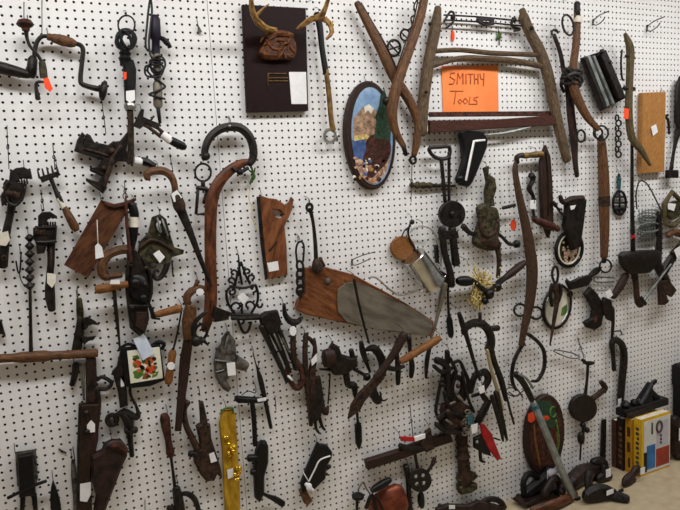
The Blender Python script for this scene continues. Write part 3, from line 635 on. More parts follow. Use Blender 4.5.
part('lettering', 'marker', hand([[(455, 73), (451, 73), (450, 77), (455, 80), (453, 84), (449, 84)], [(457, 84), (458, 73), (460, 79), (463, 73), (463, 84)], [(466, 74), (466, 84)], [(468, 74), (473, 74)], [(470.5, 74), (470.5, 84)], [(474.5, 74), (474.5, 84)], [(478, 74), (478, 84)], [(474.5, 79), (478, 79)], [(480, 74), (481, 79), (484, 79)], [(484, 73), (483.5, 86)]], .6)
     + hand([[(450, 91), (463, 91)], [(456, 91), (454, 104)], [(460, 99), (458, 101), (460, 104), (462, 101), (460, 99)], [(465, 98), (463, 101), (465, 104), (468, 101), (465, 98)], [(470, 97), (469, 104), (473, 104)], [(478, 97), (474, 98), (474, 100), (477, 101), (477, 104), (473, 104)]], .5))
# ================================================================ harness at right
th('metal_harness_strap', 'dark leather and iron strap with small open hook at its top', 'harness strap', 1.4)
part('strap', 'dark_leather', T([(554, 35), (560, 52), (564, 72), (569, 92), (571, 115), (574, 140), (575, 160), (577, 176)], [2.6, 2.8, 3.2, 5, 5.4, 5, 3.6, 3], .5))
part('hook', 'iron', T([(552, 35), (552, 31), (556, 30), (558, 33)], 1.1))
part('loop_ring', 'iron', ring(581, 136, 4, 6, 1.1))
part('stitching', 'iron', T([(563, 74), (561, 84), (564, 92)], 1.6, d=.3))
th('curved_hame', 'wooden hame with iron loop at top and curved foot ending at a round ring', 'harness hame', 3.0)
part('wood', 'wood_brown', T([(577, 8), (577, 24), (576, 45), (573, 68), (574, 88), (580, 104), (588, 118), (598, 129)], [3, 4, 4.4, 4.6, 5.6, 5.2, 4.4, 3], .7))
part('iron_cap', 'iron', T([(577, 3), (577, 16)], [3, 3.2]))
part('paper_band', 'cream', band((578, 17), (577, 23), 4.4), label='pale torn wrapping')
part('side_loop', 'iron', ring(568, 25, 5.4, 10.5, 1.1, -14))
random.seed(4)
part('clasp', 'iron', [ring(572 + random.uniform(-6, 6), 79 + random.uniform(-7, 8), random.uniform(2, 4), random.uniform(3, 6), 1.5, random.uniform(0, 180), d=random.uniform(.2, .8)) for i in range(9)], T([(564, 78), (573, 74), (581, 78)], [2, 3.4, 2], d=.5))
part('foot_ring', 'iron', ring(601.5, 133, 6.6, 7.2, 1.0))
th('slatted_tray', 'tilted metal tray grater with dark frame and galvanised slats', 'tray', 1.0)
part('frame', 'black', plate([(581, 58), (605, 50), (625, 98), (601, 111)], .6, 0, .1))
parts('slat', 'galv', bar((588, 56), (608, 106), 1.6, .4, .6), bar((593, 56), (613, 104), 1.2, .5, .6))
part('panel', 'olive', plate([(583, 59), (590, 57), (598, 76), (592, 80)], .15, .6))
parts('rail', 'iron', bar((601, 54), (620, 98), 3, 1.2, .6), bar((583, 58), (603, 108), 1, 1.0, .6))
parts('knob', 'iron', ball(602, 52, 3, d=1.4), ball(609, 62, 2.6, d=1.6))
th('curved_hame', 'grey-green weathered hame with orange tag, far right of the harness pieces', 'harness hame', 2.6)
part('wood', 'wood_green', T([(625, 34), (630, 48), (630, 70), (629, 95), (629, 118), (632, 138), (641, 150), (650, 165)], [2, 4.4, 4, 4, 4.2, 4, 3.4, 1.6], .8))
parts('iron_strap', 'iron', T([(622, 50), (621, 62), (622, 78), (624, 80)], 1.0), T([(626, 56), (634, 58)], 1.8), T([(624, 88), (634, 89)], 2.2))
part('chain', 'iron', [ring(617 + (i % 2) * 1.5, 118 + i * 5.2, 1.6 + (i % 2), 3, .9) for i in range(8)])
tag((624, 108), (629, 109), (628.5, 119), (624, 119), m='orange_tag', d=.9, label='orange paper tag')
th('pine_board', 'yellow-tan wooden board hung upright with two nail heads and white tag', 'board', .3)
part('board', 'wood_tan', plate([(640.5, 93), (664, 92), (662.5, 172), (639.5, 173.5)], .9, 0, .1))
tag((651, 127), (656, 124), (658, 132), (653, 136), d=1.1)
th('black_scoop', 'black long-necked tool with square foot at the right edge of the photo', 'tool', 1.0)
part('head', 'iron', plate([(676, 86), (680, 76), (692, 74), (692, 126), (680, 136), (675, 120)], .5, 0, .25))
part('neck', 'iron', T([(678, 130), (674, 150), (671, 170)], [3.2, 1.6, 2]))
part('foot', 'iron', plate([(667, 170), (677, 170), (677, 178), (667, 178)], .8, 0, .1))
th('wall_key', 'small iron key shaped hook right of the yellow-tan board', 'hook', .6)
part('iron', 'iron', T([(664, 117), (668, 120), (669, 134)], [1, 1.3, 1]), T([(665, 116), (668, 115)], 1.2))
# ================================================================ drills and grinders under the saw
th('gimlet_bundle', 'knobbly brown wooden spindle lying level behind the stirrup drill', 'spindle', .6)
part('spindle', 'brass', lathe((410, 185), (455, 186), [(0, 1.6), (.04, 3), (.1, 2), (.16, 4), (.22, 2.6), (.3, 3.6), (.36, 2.6), (.44, 3.4), (.5, 2), (.6, 2), (1, 1.4)], m='olive'))
th('stirrup_drill', 'black breast drill with stirrup handle, twin rods and round gear plate', 'drill', 1.8)
part('stirrup', 'iron', T([(430, 148), (440, 147), (449, 147), (449, 156), (443, 159), (435, 157), (430, 152)], 2, closed=True))
parts('rod', 'iron', T([(441, 158), (443, 178), (445, 202)], 2), T([(449, 152), (449, 178), (449, 202)], 1.7))
part('gear_plate', 'iron', plate(ell(452, 214, 13, 13.5, 0, 30), .6, 0, .15), ball(452, 214, 3, d=.7))
parts('spindle', 'iron', T([(442, 228), (444, 250), (450, 272), (452, 286)], [4, 3.4, 3.6, 3.2]), T([(452, 228), (454, 248), (456, 264)], [4.2, 4, 4.4]))
part('collar', 'iron', plate([(439, 230), (457, 231), (458, 238), (440, 240)], .7, -.3, .1))
th('black_lantern_case', 'black tapering metal case with a long pale strip across its front', 'case', 1.2)
part('body', 'black', plate([(459, 133), (468, 131), (482, 132), (487, 139), (486, 148), (478, 168), (472, 182), (468, 187), (460, 185), (457, 178), (463, 160), (461, 142)], 1.0, 0, .3))
part('strip', 'paper', T([(485, 140), (476, 141), (474, 141), (470, 160), (466, 180)], [.9, 1.2, 1.4, 1.5, 1.4], .4, sm=False, d=1.15), label='pale strip')
part('foot', 'black', ball(459, 179, 4.4, d=.7))
th('grain_grinder', 'grey-green cast hand-cranked grinder with crank knob at its right', 'grinder', 1.6)
part('hopper', 'olive', plate([(484, 168), (488, 166), (488, 174), (494, 178), (496, 188), (493, 198), (494, 206), (486, 206), (485, 192), (487, 182)], .9, -.4, .25))
part('body', 'olive', plate([(478, 208), (485, 203), (490, 206), (497, 210), (499, 226), (497, 240), (492, 250), (482, 249), (474, 243), (477, 230), (480, 220)], 1.3, -.6, .4, sm=True))
part('yoke', 'rust', T([(480, 215), (480, 226), (486, 236), (494, 232), (498, 220)], [1.6, 2.2, 2.4, 2.2, 1.6], d=.8))
part('lower_cone', 'rust', lathe((476, 236), (500, 246), [(0, 3), (.2, 7), (.5, 9), (.8, 7), (1, 3)], d=.2, flat=.6))
part('bolt', 'iron', T([(478, 213), (484, 214)], [2.2, 1.6]))
parts('crank', 'iron', T([(496, 232), (503, 238), (509, 244), (515, 244)], [2, 1.8, 1.8, 2]), T([(463, 226), (470, 233), (478, 234)], [3.2, 2.4, 1.8]))
part('crank_knob', 'black', ball(516.5, 244, 4))
part('leg', 'rust', T([(497, 246), (499, 260), (498, 277)], [3, 2.4, 2.2]))
th('ratchet_brace', 'short ratchet brace lying slantwise with black knob at its left', 'hand brace', 2.2)
part('knob', 'black', lathe((457, 281), (474, 281), [(0, 3), (.2, 5), (.5, 5.4), (.8, 4.6), (1, 2.6)]))
part('shaft', 'iron', T([(474, 281), (488, 292), (497, 284), (506, 277)], [2, 3, 3.2, 3]))
part('chuck', 'iron', ball(489, 294, 5.4), ball(497, 287, 4.8), ball(485, 301, 3.6))
part('handle', 'wood_dark', lathe((505, 278), (525, 262), [(0, 3), (.3, 4), (.8, 3.8), (1, 2.4)]))
th('straw_bundle', 'bunch of pale yellow dried straw and flowers hanging under the grinder', 'dried flowers', 1.2)
random.seed(11)
st = []
for i in range(150):
    if i % 3: x = 479 + random.gauss(0, 5); y = random.uniform(282, 300); L_ = random.uniform(5, 13); st.append(T([(x, y, random.uniform(.4, 2.2)), (x * .6 + 479 * .4 + random.gauss(0, 2.5), y + L_, random.uniform(.4, 2.4))], .55, seg=4))
    else: a = random.uniform(0, 6.28); q = random.uniform(5, 14); st.append(T([(482, 284, 1.2), (482 + q * math.cos(a), 280 + q * math.sin(a) * .9, random.uniform(.6, 2.4))], .5, seg=4))
for i in range(60): st.append(ball(482 + random.gauss(0, 7), 278 + random.gauss(0, 6), random.uniform(.6, 1.3), d=random.uniform(.4, 1.8)))
for i in range(10): st.append(T([(473 + random.uniform(-1, 2), 262 + i * 2, 1.2), (476 + random.uniform(-2, 4), 268 + i * 2, 1.4)], .5, seg=4))
part('stems', 'straw', st, kind='stuff')
th('scythe_snath', 'long curved brown wooden beam with short bent grip, tall centre right', 'scythe handle', 1.8)
part('beam', 'walnut', T([(517, 160), (515, 170), (519, 195), (525, 222), (530, 250), (532, 272), (530, 300), (525, 325), (521, 345)], [2.4, 3.4, 4.4, 5.6, 6.6, 7, 6, 4.6, 3.4], .6))
part('bent_end', 'iron', T([(517, 163), (517, 157), (523, 155)], 2.6))
part('grip', 'brass', lathe((522, 156), (542, 154), [(0, 2.2), (.2, 3.2), (.4, 2.6), (.7, 3.4), (1, 2.8)]))
part('stub', 'iron', T([(503, 208), (515, 205)], 1.8))
th('orange_sticker', 'round orange sticker on the board left of the long curved beam', 'sticker', .03)
part('sticker', 'orange_tag', plate(ell(513.5, 225, 3, 5.5, 0, 14), .04, 0, .01))
th('ice_tongs', 'open pair of iron hay tongs whose curved arms spread below the long beam', 'tongs', 1.4)
parts('arm', 'iron', T([(524, 343), (518, 352), (513, 365), (512, 380), (516, 390)], [2, 2, 2, 2, 1.6]), T([(528, 334), (538, 342), (544, 352), (544, 368), (538, 380), (532, 381)], [2, 2, 2, 2, 1.8, 1.4]))
parts('ring', 'iron', ring(520, 310, 6, 6, 1.2), ring(536, 313, 6, 6, 1.3))
th('pointed_wooden_sheath', 'dark wooden sheath shaped like a spear point beside the curved beam', 'sheath', 1.0)
part('sheath', 'wood_dark', plate([(545, 145), (550, 157), (552, 185), (553, 222), (548, 238), (542, 222), (540, 190), (540, 160)], .7, 0, .2))
part('edge', 'iron', T([(546, 150), (548, 180), (548, 215)], .8, d=.75))
th('small_black_spring_tool', 'small black twisted tool with white tag left of the spear shaped sheath', 'tool', .9)
part('body', 'iron', T([(531, 175), (533, 180), (529, 188), (533, 196), (533, 203)], [3.6, 2.6, 2.6, 2, 2.2]))
part('shank', 'iron', T([(533, 208), (534, 217), (535, 222)], 1.5))
tag((530, 200), (536, 200), (536, 209), (530, 209), d=.3)
th('wooden_awl', 'maroon wooden awl handle crossing the tip of the spear shaped sheath', 'awl', 2.4)
part('handle', 'redrust', lathe((533, 219), (558, 229), [(0, 2.4), (.2, 3.6), (.6, 4.4), (.8, 4.2), (.85, 2.6), (1, 3.2)]))
th('clamp_grinder', 'black clamp-on hand grinder with pistol handle above a round enamel dish', 'grinder', 2.2)
part('handle', 'dark_leather', T([(560, 196), (563, 202), (572, 199), (583, 198)], [2, 2.8, 3.2, 2.8]))
part('body', 'iron', plate([(566, 202), (585, 199), (583, 220), (579, 247), (572, 250), (568, 236), (564, 226), (566, 214)], 1.2, -.8, .3))
part('crank', 'iron', T([(555, 204), (560, 212), (566, 217)], 1.2), T([(553, 202), (556, 206)], 2), T([(562, 210), (556, 207)], .9))
tag((570, 206), (576, 205), (574, 209), (571, 210), d=.6)
th('enamel_dish', 'round black dish with white inner ring filled with pale pebbles', 'dish', .7)
part('rim', 'black', ring(569, 249, 12.6, 17.5, 2.2, 8, n=32))
part('enamel', 'cream', ring(569, 249, 10.4, 15, 1.0, 8, n=32, d=.3), plate(ell(569, 249, 11, 15.4, 8, 28), .15, -.3, .02, m='olive'))
random.seed(5)
part('pebbles', 'pebbles', [ball(568 + random.gauss(0, 3.6), 254 + random.gauss(0, 3.6), random.uniform(1.2, 2), d=.1) for i in range(34)], kind='stuff')
th('singletree', 'tall wooden singletree pole with dark iron band, hanging from a round ring', 'singletree', 1.6)
part('pole', 'wood_brown', T([(601.5, 141), (603, 165), (604, 190), (604, 206), (604.5, 230), (604, 257)], [4, 5, 5.4, 5.2, 4.6, 3.6]))
part('band', 'rust', band((604, 196), (604.5, 206), 5.8), label='dark iron band')
part('upper_ring', 'iron', ring(598, 133, 4.4, 5.2, 1.0), T([(601, 136), (602, 144)], 2.4))
part('lower_ring', 'iron', T([(604, 256), (604, 262)], 2.4), ring(605.5, 266, 5.8, 6.4, 1.0, d=.1))
th('oval_trivet', 'small oval black iron trivet with openwork under a black and teal clip', 'trivet', .5)
part('frame', 'black', ring(619.5, 203, 6.4, 12, 1.3))
part('openwork', 'black', T([(613, 203), (626, 203)], 1), T([(619.5, 192), (619.5, 214)], 1), T([(614, 209), (625, 209)], 1.6), T([(615, 197), (624, 197)], .9))
part('clip', 'teal', T([(619, 178), (619, 189)], [2.2, 1.6]), T([(619, 174), (619, 180)], [1.2, 2.2], m='black'))
th('pruning_hook_ring', 'jointed iron snap hook with pincer jaws hanging from the pole ring', 'snap hook', .9)
part('jaw', 'iron', plate([(566, 282), (572, 281), (580, 277), (588, 275), (592, 279), (588, 285), (578, 288), (570, 290)], .6, 0, .15), T([(590, 276), (596, 271), (600, 268)], [2.4, 3.4, 2]))
parts('ring', 'iron', ring(570, 294, 2.2, 2.6, 1), ball(567, 281, 2))
# ================================================================ right side
th('long_handled_pan', 'black long-handled shallow pan hanging upright with a curved foot below', 'pan', 1.6)
part('handle', 'iron', T([(631, 112), (632, 150), (632, 200), (633, 252)], [1.4, 1.6, 1.8, 2.4]))
part('bowl', 'iron', lathe((640, 251), (639, 273), [(0, 26), (.15, 30), (.5, 28), (.8, 22), (1, 15)], flat=.3, d=.6))
part('foot', 'rust', T([(634, 272), (636, 285), (637, 298), (640, 305), (643, 302)], [3.4, 2.8, 3, 3.2, 1.6]))
parts('red_thread', 'red', T([(631, 235), (635, 239)], .8, d=.5), T([(635, 235), (631, 239)], .8, d=.5))
random.seed(9)
th('wire_basket', 'crumpled coil of silvery wire forming a small basket beside the pan handle', 'basket', 1.6)
part('wire', 'galv', [ring(650 + random.uniform(-1.5, 1.5), 214 + i * 2.7, 13 - abs(i - 4) * .5 + random.uniform(-1, 1), 4 + random.uniform(-1, 1), .75, random.uniform(-8, 8), d=random.uniform(-.6, .6)) for i in range(9)], [T([(639 + i * 3.2, 209), (640 + i * 3, 222), (641 + i * 2.7, 236)], .5) for i in range(8)])
part('bail', 'iron', T([(637, 209), (636, 195), (639, 182), (645, 182), (651, 190), (656, 200), (662, 212)], .7))
part('stand', 'dull_steel', T([(657, 234), (655, 246), (659, 250)], .8), T([(660, 232), (660, 246)], .8))
th('pulley_block', 'olive wooden triangular frame with white paper inside, upper right edge', 'pulley', 1.4)
part('frame', 'wood_green', T([(664, 224), (664, 204), (672, 192), (682, 202), (690, 206), (684, 217), (672, 226)], 2.4, closed=True, sm=False))
part('wheel', 'olive', plate(ell(674, 210, 7, 10, 20, 20), .5, -.2, .1))
tag((668, 203), (676, 204), (674, 211), (668, 209), d=.6)
part('peg', 'wood_brown', T([(668, 236), (675, 232), (690, 238)], [2.4, 3.8, 4]))
th('corn_sheller', 'tangle of dark iron jaws crossed by a slanting thin rod at the right edge', 'tool', 1.9)
part('upright', 'iron', T([(659, 212), (659, 236), (658, 262)], [2.6, 3, 3.4]))
part('body', 'iron', T([(684, 240), (676, 252), (668, 264), (662, 276)], [3, 4.6, 5, 4], .7, d=.5), T([(656, 262), (661, 272), (668, 282)], [4, 4.6, 3]))
part('jaw', 'rust', plate([(658, 281), (668, 279), (676, 290), (671, 297), (665, 293), (668, 302), (664, 305), (659, 305)], .6, 0, .15))
part('rod', 'galv', T([(644, 300), (656, 284), (671, 264)], [1.6, 1, .9], d=1.4))
parts('hook', 'iron', T([(672, 253), (680, 246)], 2.4, d=.8), T([(641, 298), (645, 304)], 2.2, d=1.2))
tag((674, 250), (680, 246), (683, 252), (677, 258), d=1.5, label='white paper tag')
th('garden_picture', 'oval dark-rimmed picture gripped by dark long-nosed pliers', 'picture', .5)
part('rim', 'iron', ring(557, 307, 13, 21.5, 1.7, 12, n=32), ring(557, 307, 11.4, 19.6, .9, 12, n=32, m='steel', d=.2))
pp = part('picture', 'cream', plate(ell(557, 307, 12, 21, 12, 30), .15, -.1, .02))
parts('leaf', 'leaf_green', plate([(562, 308), (567, 304), (567, 314), (561, 316)], .03, .06, .005), plate([(552, 300), (556, 296), (555, 306)], .03, .06, .005), of=pp)
th('long_nosed_tongs', 'dark iron tongs with looped grip lying over the oval dark-rimmed picture', 'tongs', 1.6)
part('loop', 'iron', T([(555, 284), (552, 275), (554, 267), (557, 268), (558, 276), (556, 284)], 1.3))
part('jaw', 'rust', T([(555, 286), (557, 300), (554, 320), (550, 345)], [4.4, 3.4, 2.6, 1], .5))
part('arm', 'iron', T([(552, 284), (550, 294), (552, 306)], 1.8), T([(559, 284), (561, 292), (558, 302)], 1.8))
th('iron_pedal', 'hourglass shaped dark iron piece left of the tool with twin arms', 'iron part', .8)
part('body', 'iron', plate([(584, 294), (590, 287), (596, 293), (602, 302), (603, 314), (600, 326), (594, 330), (586, 327), (584, 322), (591, 318), (593, 310), (589, 302)], .8, 0, .2))
part('wear', 'redrust', ball(595, 319, 4, 5, d=.6, flat=.4), label='reddish rusted boss')
th('draw_shave', 'iron drawshave with slanting brown grip, white tag and dangling thin shank', 'draw shave', 1.6)
part('grip', 'wood_dark', T([(626, 275), (620, 286), (613, 297)], [3.6, 4, 3]))
part('body', 'iron', plate([(604, 297), (611, 300), (612, 310), (613, 322), (608, 320), (603, 312), (602, 303)], .6, -.2, .15))
parts('shank', 'iron', T([(612, 308), (613, 322), (612, 338)], [2.4, 1.8, 1.4]), T([(612, 332), (620, 331), (622, 335)], .7))
tag((605, 292), (610, 289), (613, 295), (608, 299), d=.6)
th('bent_iron_bar', 'bent dark iron bar with one short and one long leg, like an upturned hook', 'iron bar', 1.0)
part('bar', 'iron', T([(614, 370), (613, 355), (612, 343), (616, 340), (622, 345), (624, 358), (622, 380), (620, 404)], [2.2, 2.2, 3, 3.6, 3.4, 3.6, 3.6, 3.4]))
tag((618, 399), (622, 398), (623, 405), (618, 406), d=.5)
th('apple_peeler', 'round black pan-like disc with stub handle, hanging from a straight rod', 'peeler', 1.2)
parts('rod', 'iron', T([(588, 362), (587, 380), (585, 396)], [1.6, 1.4, 1.8]), T([(582, 360), (588, 363), (594, 363)], [1.4, 2.8, 1.2]))
part('disc', 'iron', plate(ell(583, 408, 13.4, 14, 0, 32), .7, -.3, .2))
part('arm', 'rust', T([(592, 399), (600, 393), (605, 388), (601, 382)], [3, 2.8, 3, 2.6]))
part('chain', 'iron', ball(583, 425, 3), ball(587, 430, 2.8), ball(581, 438, 3.8, 6.4), T([(583, 420), (583, 434)], 1.6))
part('spike', 'iron', T([(581, 444), (580, 460)], .9))
tag((585, 357), (592, 356), (593, 361), (586, 361), d=.4)
th('flower_picture_slice', 'dark oval wood slice plaque painted with leaves, leaning behind the grey pole', 'plaque', .3)
rim = part('bark_rim', 'wood_dark', plate(ell(544, 434.5, 19.5, 40.5, 4, 40), .9, 0, .25))
pn = part('painting', 'redrust', plate(ell(545.5, 435, 15.5, 35.5, 4, 34), .06, .9, .02))
part('foliage', 'pine_paint', plate([(534, 408), (540, 400), (550, 401), (556, 412), (558, 425), (550, 428), (540, 425)], .03, .97, .005), of=pn)
parts('leaf', 'leaf_green', T(ell(553, 412, 3, 5, 0, 8, 20, 300), 1, d=1.0), T([(556, 420), (559, 440), (556, 455)], .9, d=1.0), of=pn)
part('flower', 'fruit_red', plate(ell(546, 418, 3.6, 2.4, 0, 10), .03, 1.0, .005), of=pn, label='small red flower')
part('stalk', 'wood_orange', T([(534, 425), (536, 445), (540, 465)], 1.4, .4, d=.95), T([(557, 432), (558, 445)], 1.2, .4, d=.95), of=pn)
part('sticker', 'orange_tag', plate([(528, 414), (534, 411), (535, 420), (531, 423), (528, 421)], .03, 1.0, .005), label='orange sticker')
th('dark_short_pole', 'dark wooden stub with blue tape at the top of the grey pole', 'pole', 2.6)
part('stub', 'iron', T([(516, 374), (524, 384), (532, 400)], [3.6, 3.4, 3.2]))
part('blade', 'galv', T([(518, 374), (526, 378), (533, 388)], 1.4, d=.4))
wires = part('wires', 'iron', T([(508, 384), (516, 388), (523, 398)], .7), T([(509, 392), (516, 396), (524, 390)], .6), ring(513, 392, 7, 4, .6, 15))
th('galvanized_pole', 'long grey metal pole leaning from floor to wall across the oval plaque', 'pole', 2.6)
part('pipe', 'galv', T([(533, 402, 2.6), (545, 430, 3.8), (558, 462, 5.2), (573, 496, 6.6)], [3.2, 3.6, 3.8, 4], sm=False))
part('tape', 'teal', lathe((534, 405), (538, 414), [(0, 3.8), (1, 3.8)], d=.15), label='teal tape')

# ================================================================ tin pot group
th('tin_pot', 'shiny tin measuring pot tilted on its wire handle, with long thin spout', 'pot', 2.2)
part('can', 'chrome', lathe((413.5, 256), (433.5, 284), [(0, 12.2), (.02, 12.8), (.08, 12.4), (.92, 12.4), (.97, 13.2), (1, 13)], seg=28))
part('rim', 'chrome', T([(421.5, 291.5), (433.5, 284), (445.5, 276)], 1.1, d=.6))
part('handle', 'steel', T([(410, 232), (417, 227), (428, 227), (436, 236), (440, 250), (441, 266)], 1.0, d=-.4))
part('spout', 'steel', T([(369, 278), (373, 277), (378, 279), (388, 288), (397, 294), (407, 294), (417, 290)], [1.2, 1, 1, 1, 1.1, 1.2, 1.4]))
th('wooden_disc', 'round brown wooden lid hanging from a thin wire loop above the tin pot', 'lid', .5)
part('disc', 'wood_orange', plate(ell(402.5, 248, 12, 12, 0, 30), .5, 0, .12))
part('wire_loop', 'iron', T([(402, 236), (405, 230), (411, 226)], .7, d=.6), T([(411, 222), (408, 232), (411, 242), (415, 250), (410, 262)], 1.1, d=.6), ball(412, 222, 2.6, d=.6))
th('small_black_bar', 'short black bar between the tin pot and the stirrup drill', 'bar', .8)
part('bar', 'iron', T([(436, 246), (437, 262)], [2.4, 2.2]))
th('crossed_wrench', 'dark socket wrench with long grey shank passing behind the tin pot', 'wrench', 1.0)
part('head', 'iron', ball(448, 280, 4.4), T([(440, 272), (446, 278), (450, 286)], [2, 3.6, 2.4]))
part('shank', 'dull_steel', T([(445, 284), (442, 296), (439, 310), (435, 326), (431, 338)], [3.4, 3, 2, 1.5, 1.4]))
part('lower_jaw', 'iron', T([(431, 342), (427, 360), (426, 378)], [1.8, 2.4, 1.4]))
th('screwdriver', 'slim black-handled screwdriver hanging point up right of the grey blade', 'screwdriver', 1.0)
part('shaft', 'iron', T([(448, 286), (448, 300), (449, 318)], [1.4, 1.2, 1.6]))
part('handle', 'black', lathe((449, 316), (451, 337), [(0, 2), (.2, 3.2), (.8, 3.4), (1, 2.2)]))
th('dowel', 'short round orange-brown wooden handle jutting out below the grey blade', 'handle', 4.2)
part('handle', 'wood_orange', lathe((400, 362), (440, 338), [(0, 2.6), (.1, 3.8), (.6, 3.8), (.9, 4), (1, 2.8)]))

# ================================================================ lower middle cluster
th('rod_bundle', 'bundle of dark tapering iron rods fanning down from a square top', 'tool bundle', 1.6)
part('head', 'iron', plate([(259, 317), (265, 312), (277, 310), (281, 322), (278, 332), (268, 334), (261, 324)], 1.0, -.4, .2))
parts('arm', 'iron', T([(262, 326), (270, 344), (280, 365), (287, 382)], [4, 3, 2.6, 1.8]), T([(272, 330), (282, 352), (290, 372)], [4.2, 3, 2]), T([(278, 328), (286, 345), (291, 360)], [2.6, 1.8, 1.2]))
parts('edge', 'dull_steel', T([(274, 334), (281, 350)], .9, d=.6), T([(282, 338), (289, 352)], .8, d=.6))
part('rear_bar', 'iron', T([(232, 318), (246, 318), (262, 317)], [2.4, 2.6, 3], d=-.5))
th('double_wrench', 'Y-shaped open wrench with white tag above a rusty lower jaw', 'wrench', 1.3)
part('jaw', 'iron', T([(284, 304), (285, 314), (290, 321), (297, 322), (302, 317)], [1.8, 2.6, 3.4, 3.2, 1.8]))
part('handle', 'rust', T([(294, 322), (293, 340), (294, 358), (297, 368)], [3, 3.2, 3.4, 4.4]))
part('lower_jaw', 'redrust', T([(288, 362), (287, 374), (292, 384), (298, 388), (303, 378), (300, 366), (294, 358)], [2.2, 2.2, 2.6, 3.4, 3.6, 3, 2.2]))
part('glint', 'paper', T([(288, 376), (292, 380)], 1.2, d=.4), label='white painted glint')  # white sliver laid on the lower jaw as a painted highlight
tag(*ell(293, 331, 3.6, 5, 0, 10), d=.5)
th('long_pincers', 'tall dark brown pincers whose jaws end in finger-like claws', 'pincers', 1.5)
parts('handle', 'rust', T([(306, 334), (305, 352), (306, 375), (309, 400), (311, 425)], [2.8, 3, 3.2, 3.2, 2.2]), T([(314, 339), (315, 352), (312, 372), (312, 398)], [1.8, 2.6, 4, 4.4]), T([(304, 337), (310, 339), (315, 346)], 2.2))
part('jaw', 'iron', plate([(307, 380), (320, 376), (323, 395), (321, 415), (316, 422), (309, 420)], .8, -.3, .2))
parts('claw', 'iron', T([(315, 418), (316, 428), (319, 433)], [2, 1.6, 1.2]), T([(319, 416), (322, 426), (325, 430)], [2, 1.6, 1.2]))
tag((311, 360), (317, 353), (317, 361), (312, 366), d=.6)
th('brown_pear_plumb', 'small brown teardrop weight hanging from a thin rod right of the pincers', 'plumb weight', .9)
part('rod', 'iron', T([(330, 374), (329, 392), (328, 404)], .9))
part('weight', 'rust', T([(322, 398), (323, 408), (326, 413), (328, 406)], [1.8, 3, 3, 1.4]))
th('drum_grinder', 'black hand-cranked machine with brown round wooden drum at its left', 'grinder', 1.8)
part('drum', 'wood_dark', lathe((323, 359), (334, 357), [(0, 6), (.1, 9), (.5, 10), (.9, 10), (1, 8)], seg=20, flat=.7))
part('body', 'iron', plate([(330, 348), (333, 343), (338, 346), (341, 354), (350, 357), (356, 356), (357, 366), (352, 369), (346, 374), (334, 375), (329, 368)], 1.2, -.6, .3))
parts('crank', 'iron', T([(354, 369), (361, 373), (367, 376)], 1.8), T([(320, 369), (330, 370)], 1.4))
part('crank_knob', 'black', ball(367, 377, 4))
part('spout', 'iron', T([(346, 372), (348, 384), (354, 386), (355, 398)], [3.6, 3.6, 4, 1.4]), T([(351, 350), (353, 358)], 2.8))
th('adze', 'long dark brown adze lying diagonally with its broad blade at lower left', 'adze', 3.4)
part('handle', 'wood_dark', T([(404, 334), (396, 350), (388, 362), (376, 378)], [4.6, 4.4, 3.6, 4]))
part('blade', 'rust', plate([(378, 372), (384, 378), (364, 402), (360, 410), (348, 419), (351, 405), (358, 394), (368, 384)], .5, -.2, .12))
th('forked_hammer', 'dark hammer with bent claw meeting the adze handle', 'hammer', 1.2)
part('head', 'iron', T([(366, 350), (373, 348), (379, 354), (383, 366), (380, 378)], [2, 4, 4.4, 4.6, 4]), T([(361, 342), (363, 352), (367, 364), (370, 372)], [2.4, 3.4, 2, 1.4]))
part('claw', 'iron', T([(374, 386), (374, 396), (379, 402), (376, 392)], [3, 4, 3.2, 2]), T([(380, 392), (382, 400), (386, 400)], .9), T([(384, 366), (394, 369), (404, 366)], [3, 2.6, 2]))
th('black_file_knife', 'small black spindle shaped knife under the adze handle', 'knife', 1.0)
part('blade', 'iron', T([(396, 342), (397, 356), (398, 370), (398, 384)], [1.8, 2.4, 3, 2.2]))
th('black_knife_blade', 'narrow black blade hanging just left of the long dark shank', 'knife', .9)
part('blade', 'iron', T([(409, 338), (410, 352), (412, 366), (411, 377)], [2.6, 2, 3, 2.2]))
th('black_awl', 'pointed black wooden awl hanging under the tip of the adze', 'awl', .9)
part('shank', 'iron', T([(357, 412), (358, 424)], [1.6, 1.4]))
part('handle', 'black', lathe((358, 422), (359, 449), [(0, 1.8), (.15, 3.6), (.7, 3.6), (.9, 2.2), (1, .8)]))
random.seed(21)
th('trap_cluster', 'large clump of dark steel animal traps and chains right of the wooden handle', 'trap', 1.8)
part('main_spring', 'iron', T([(436, 360), (446, 366), (448, 390), (452, 412), (462, 424)], [3.6, 4, 4.2, 5, 4]), T([(447, 351), (448, 362)], [2.6, 3.4]))
part('jaws', 'iron', T([(452, 364), (459, 361), (464, 370), (468, 384), (464, 400)], 1.8), T([(443, 372), (438, 396), (436, 412), (442, 424)], 1.7), T([(455, 372), (452, 392), (462, 404), (470, 412)], 2.4))
part('pan', 'rust', plate([(442, 404), (456, 400), (470, 406), (473, 420), (466, 432), (450, 434), (440, 426)], .9, 0, .2))
parts('spring_leaf', 'iron', T([(448, 376), (462, 380), (460, 396), (446, 400)], 3), T([(470, 392), (474, 378), (478, 372)], 3.2), T([(440, 384), (452, 388)], 2.2), T([(462, 366), (470, 388), (458, 402)], 2), T([(438, 418), (452, 412), (466, 418)], 3, d=.8), T([(436, 424), (448, 432), (464, 430)], 2.6, d=.9))
part('chain', 'dull_steel', [ring(468 + random.uniform(-4, 4), 412 + i * 3, 2.6, 2, .8, random.uniform(0, 90), d=1.2) for i in range(8)])
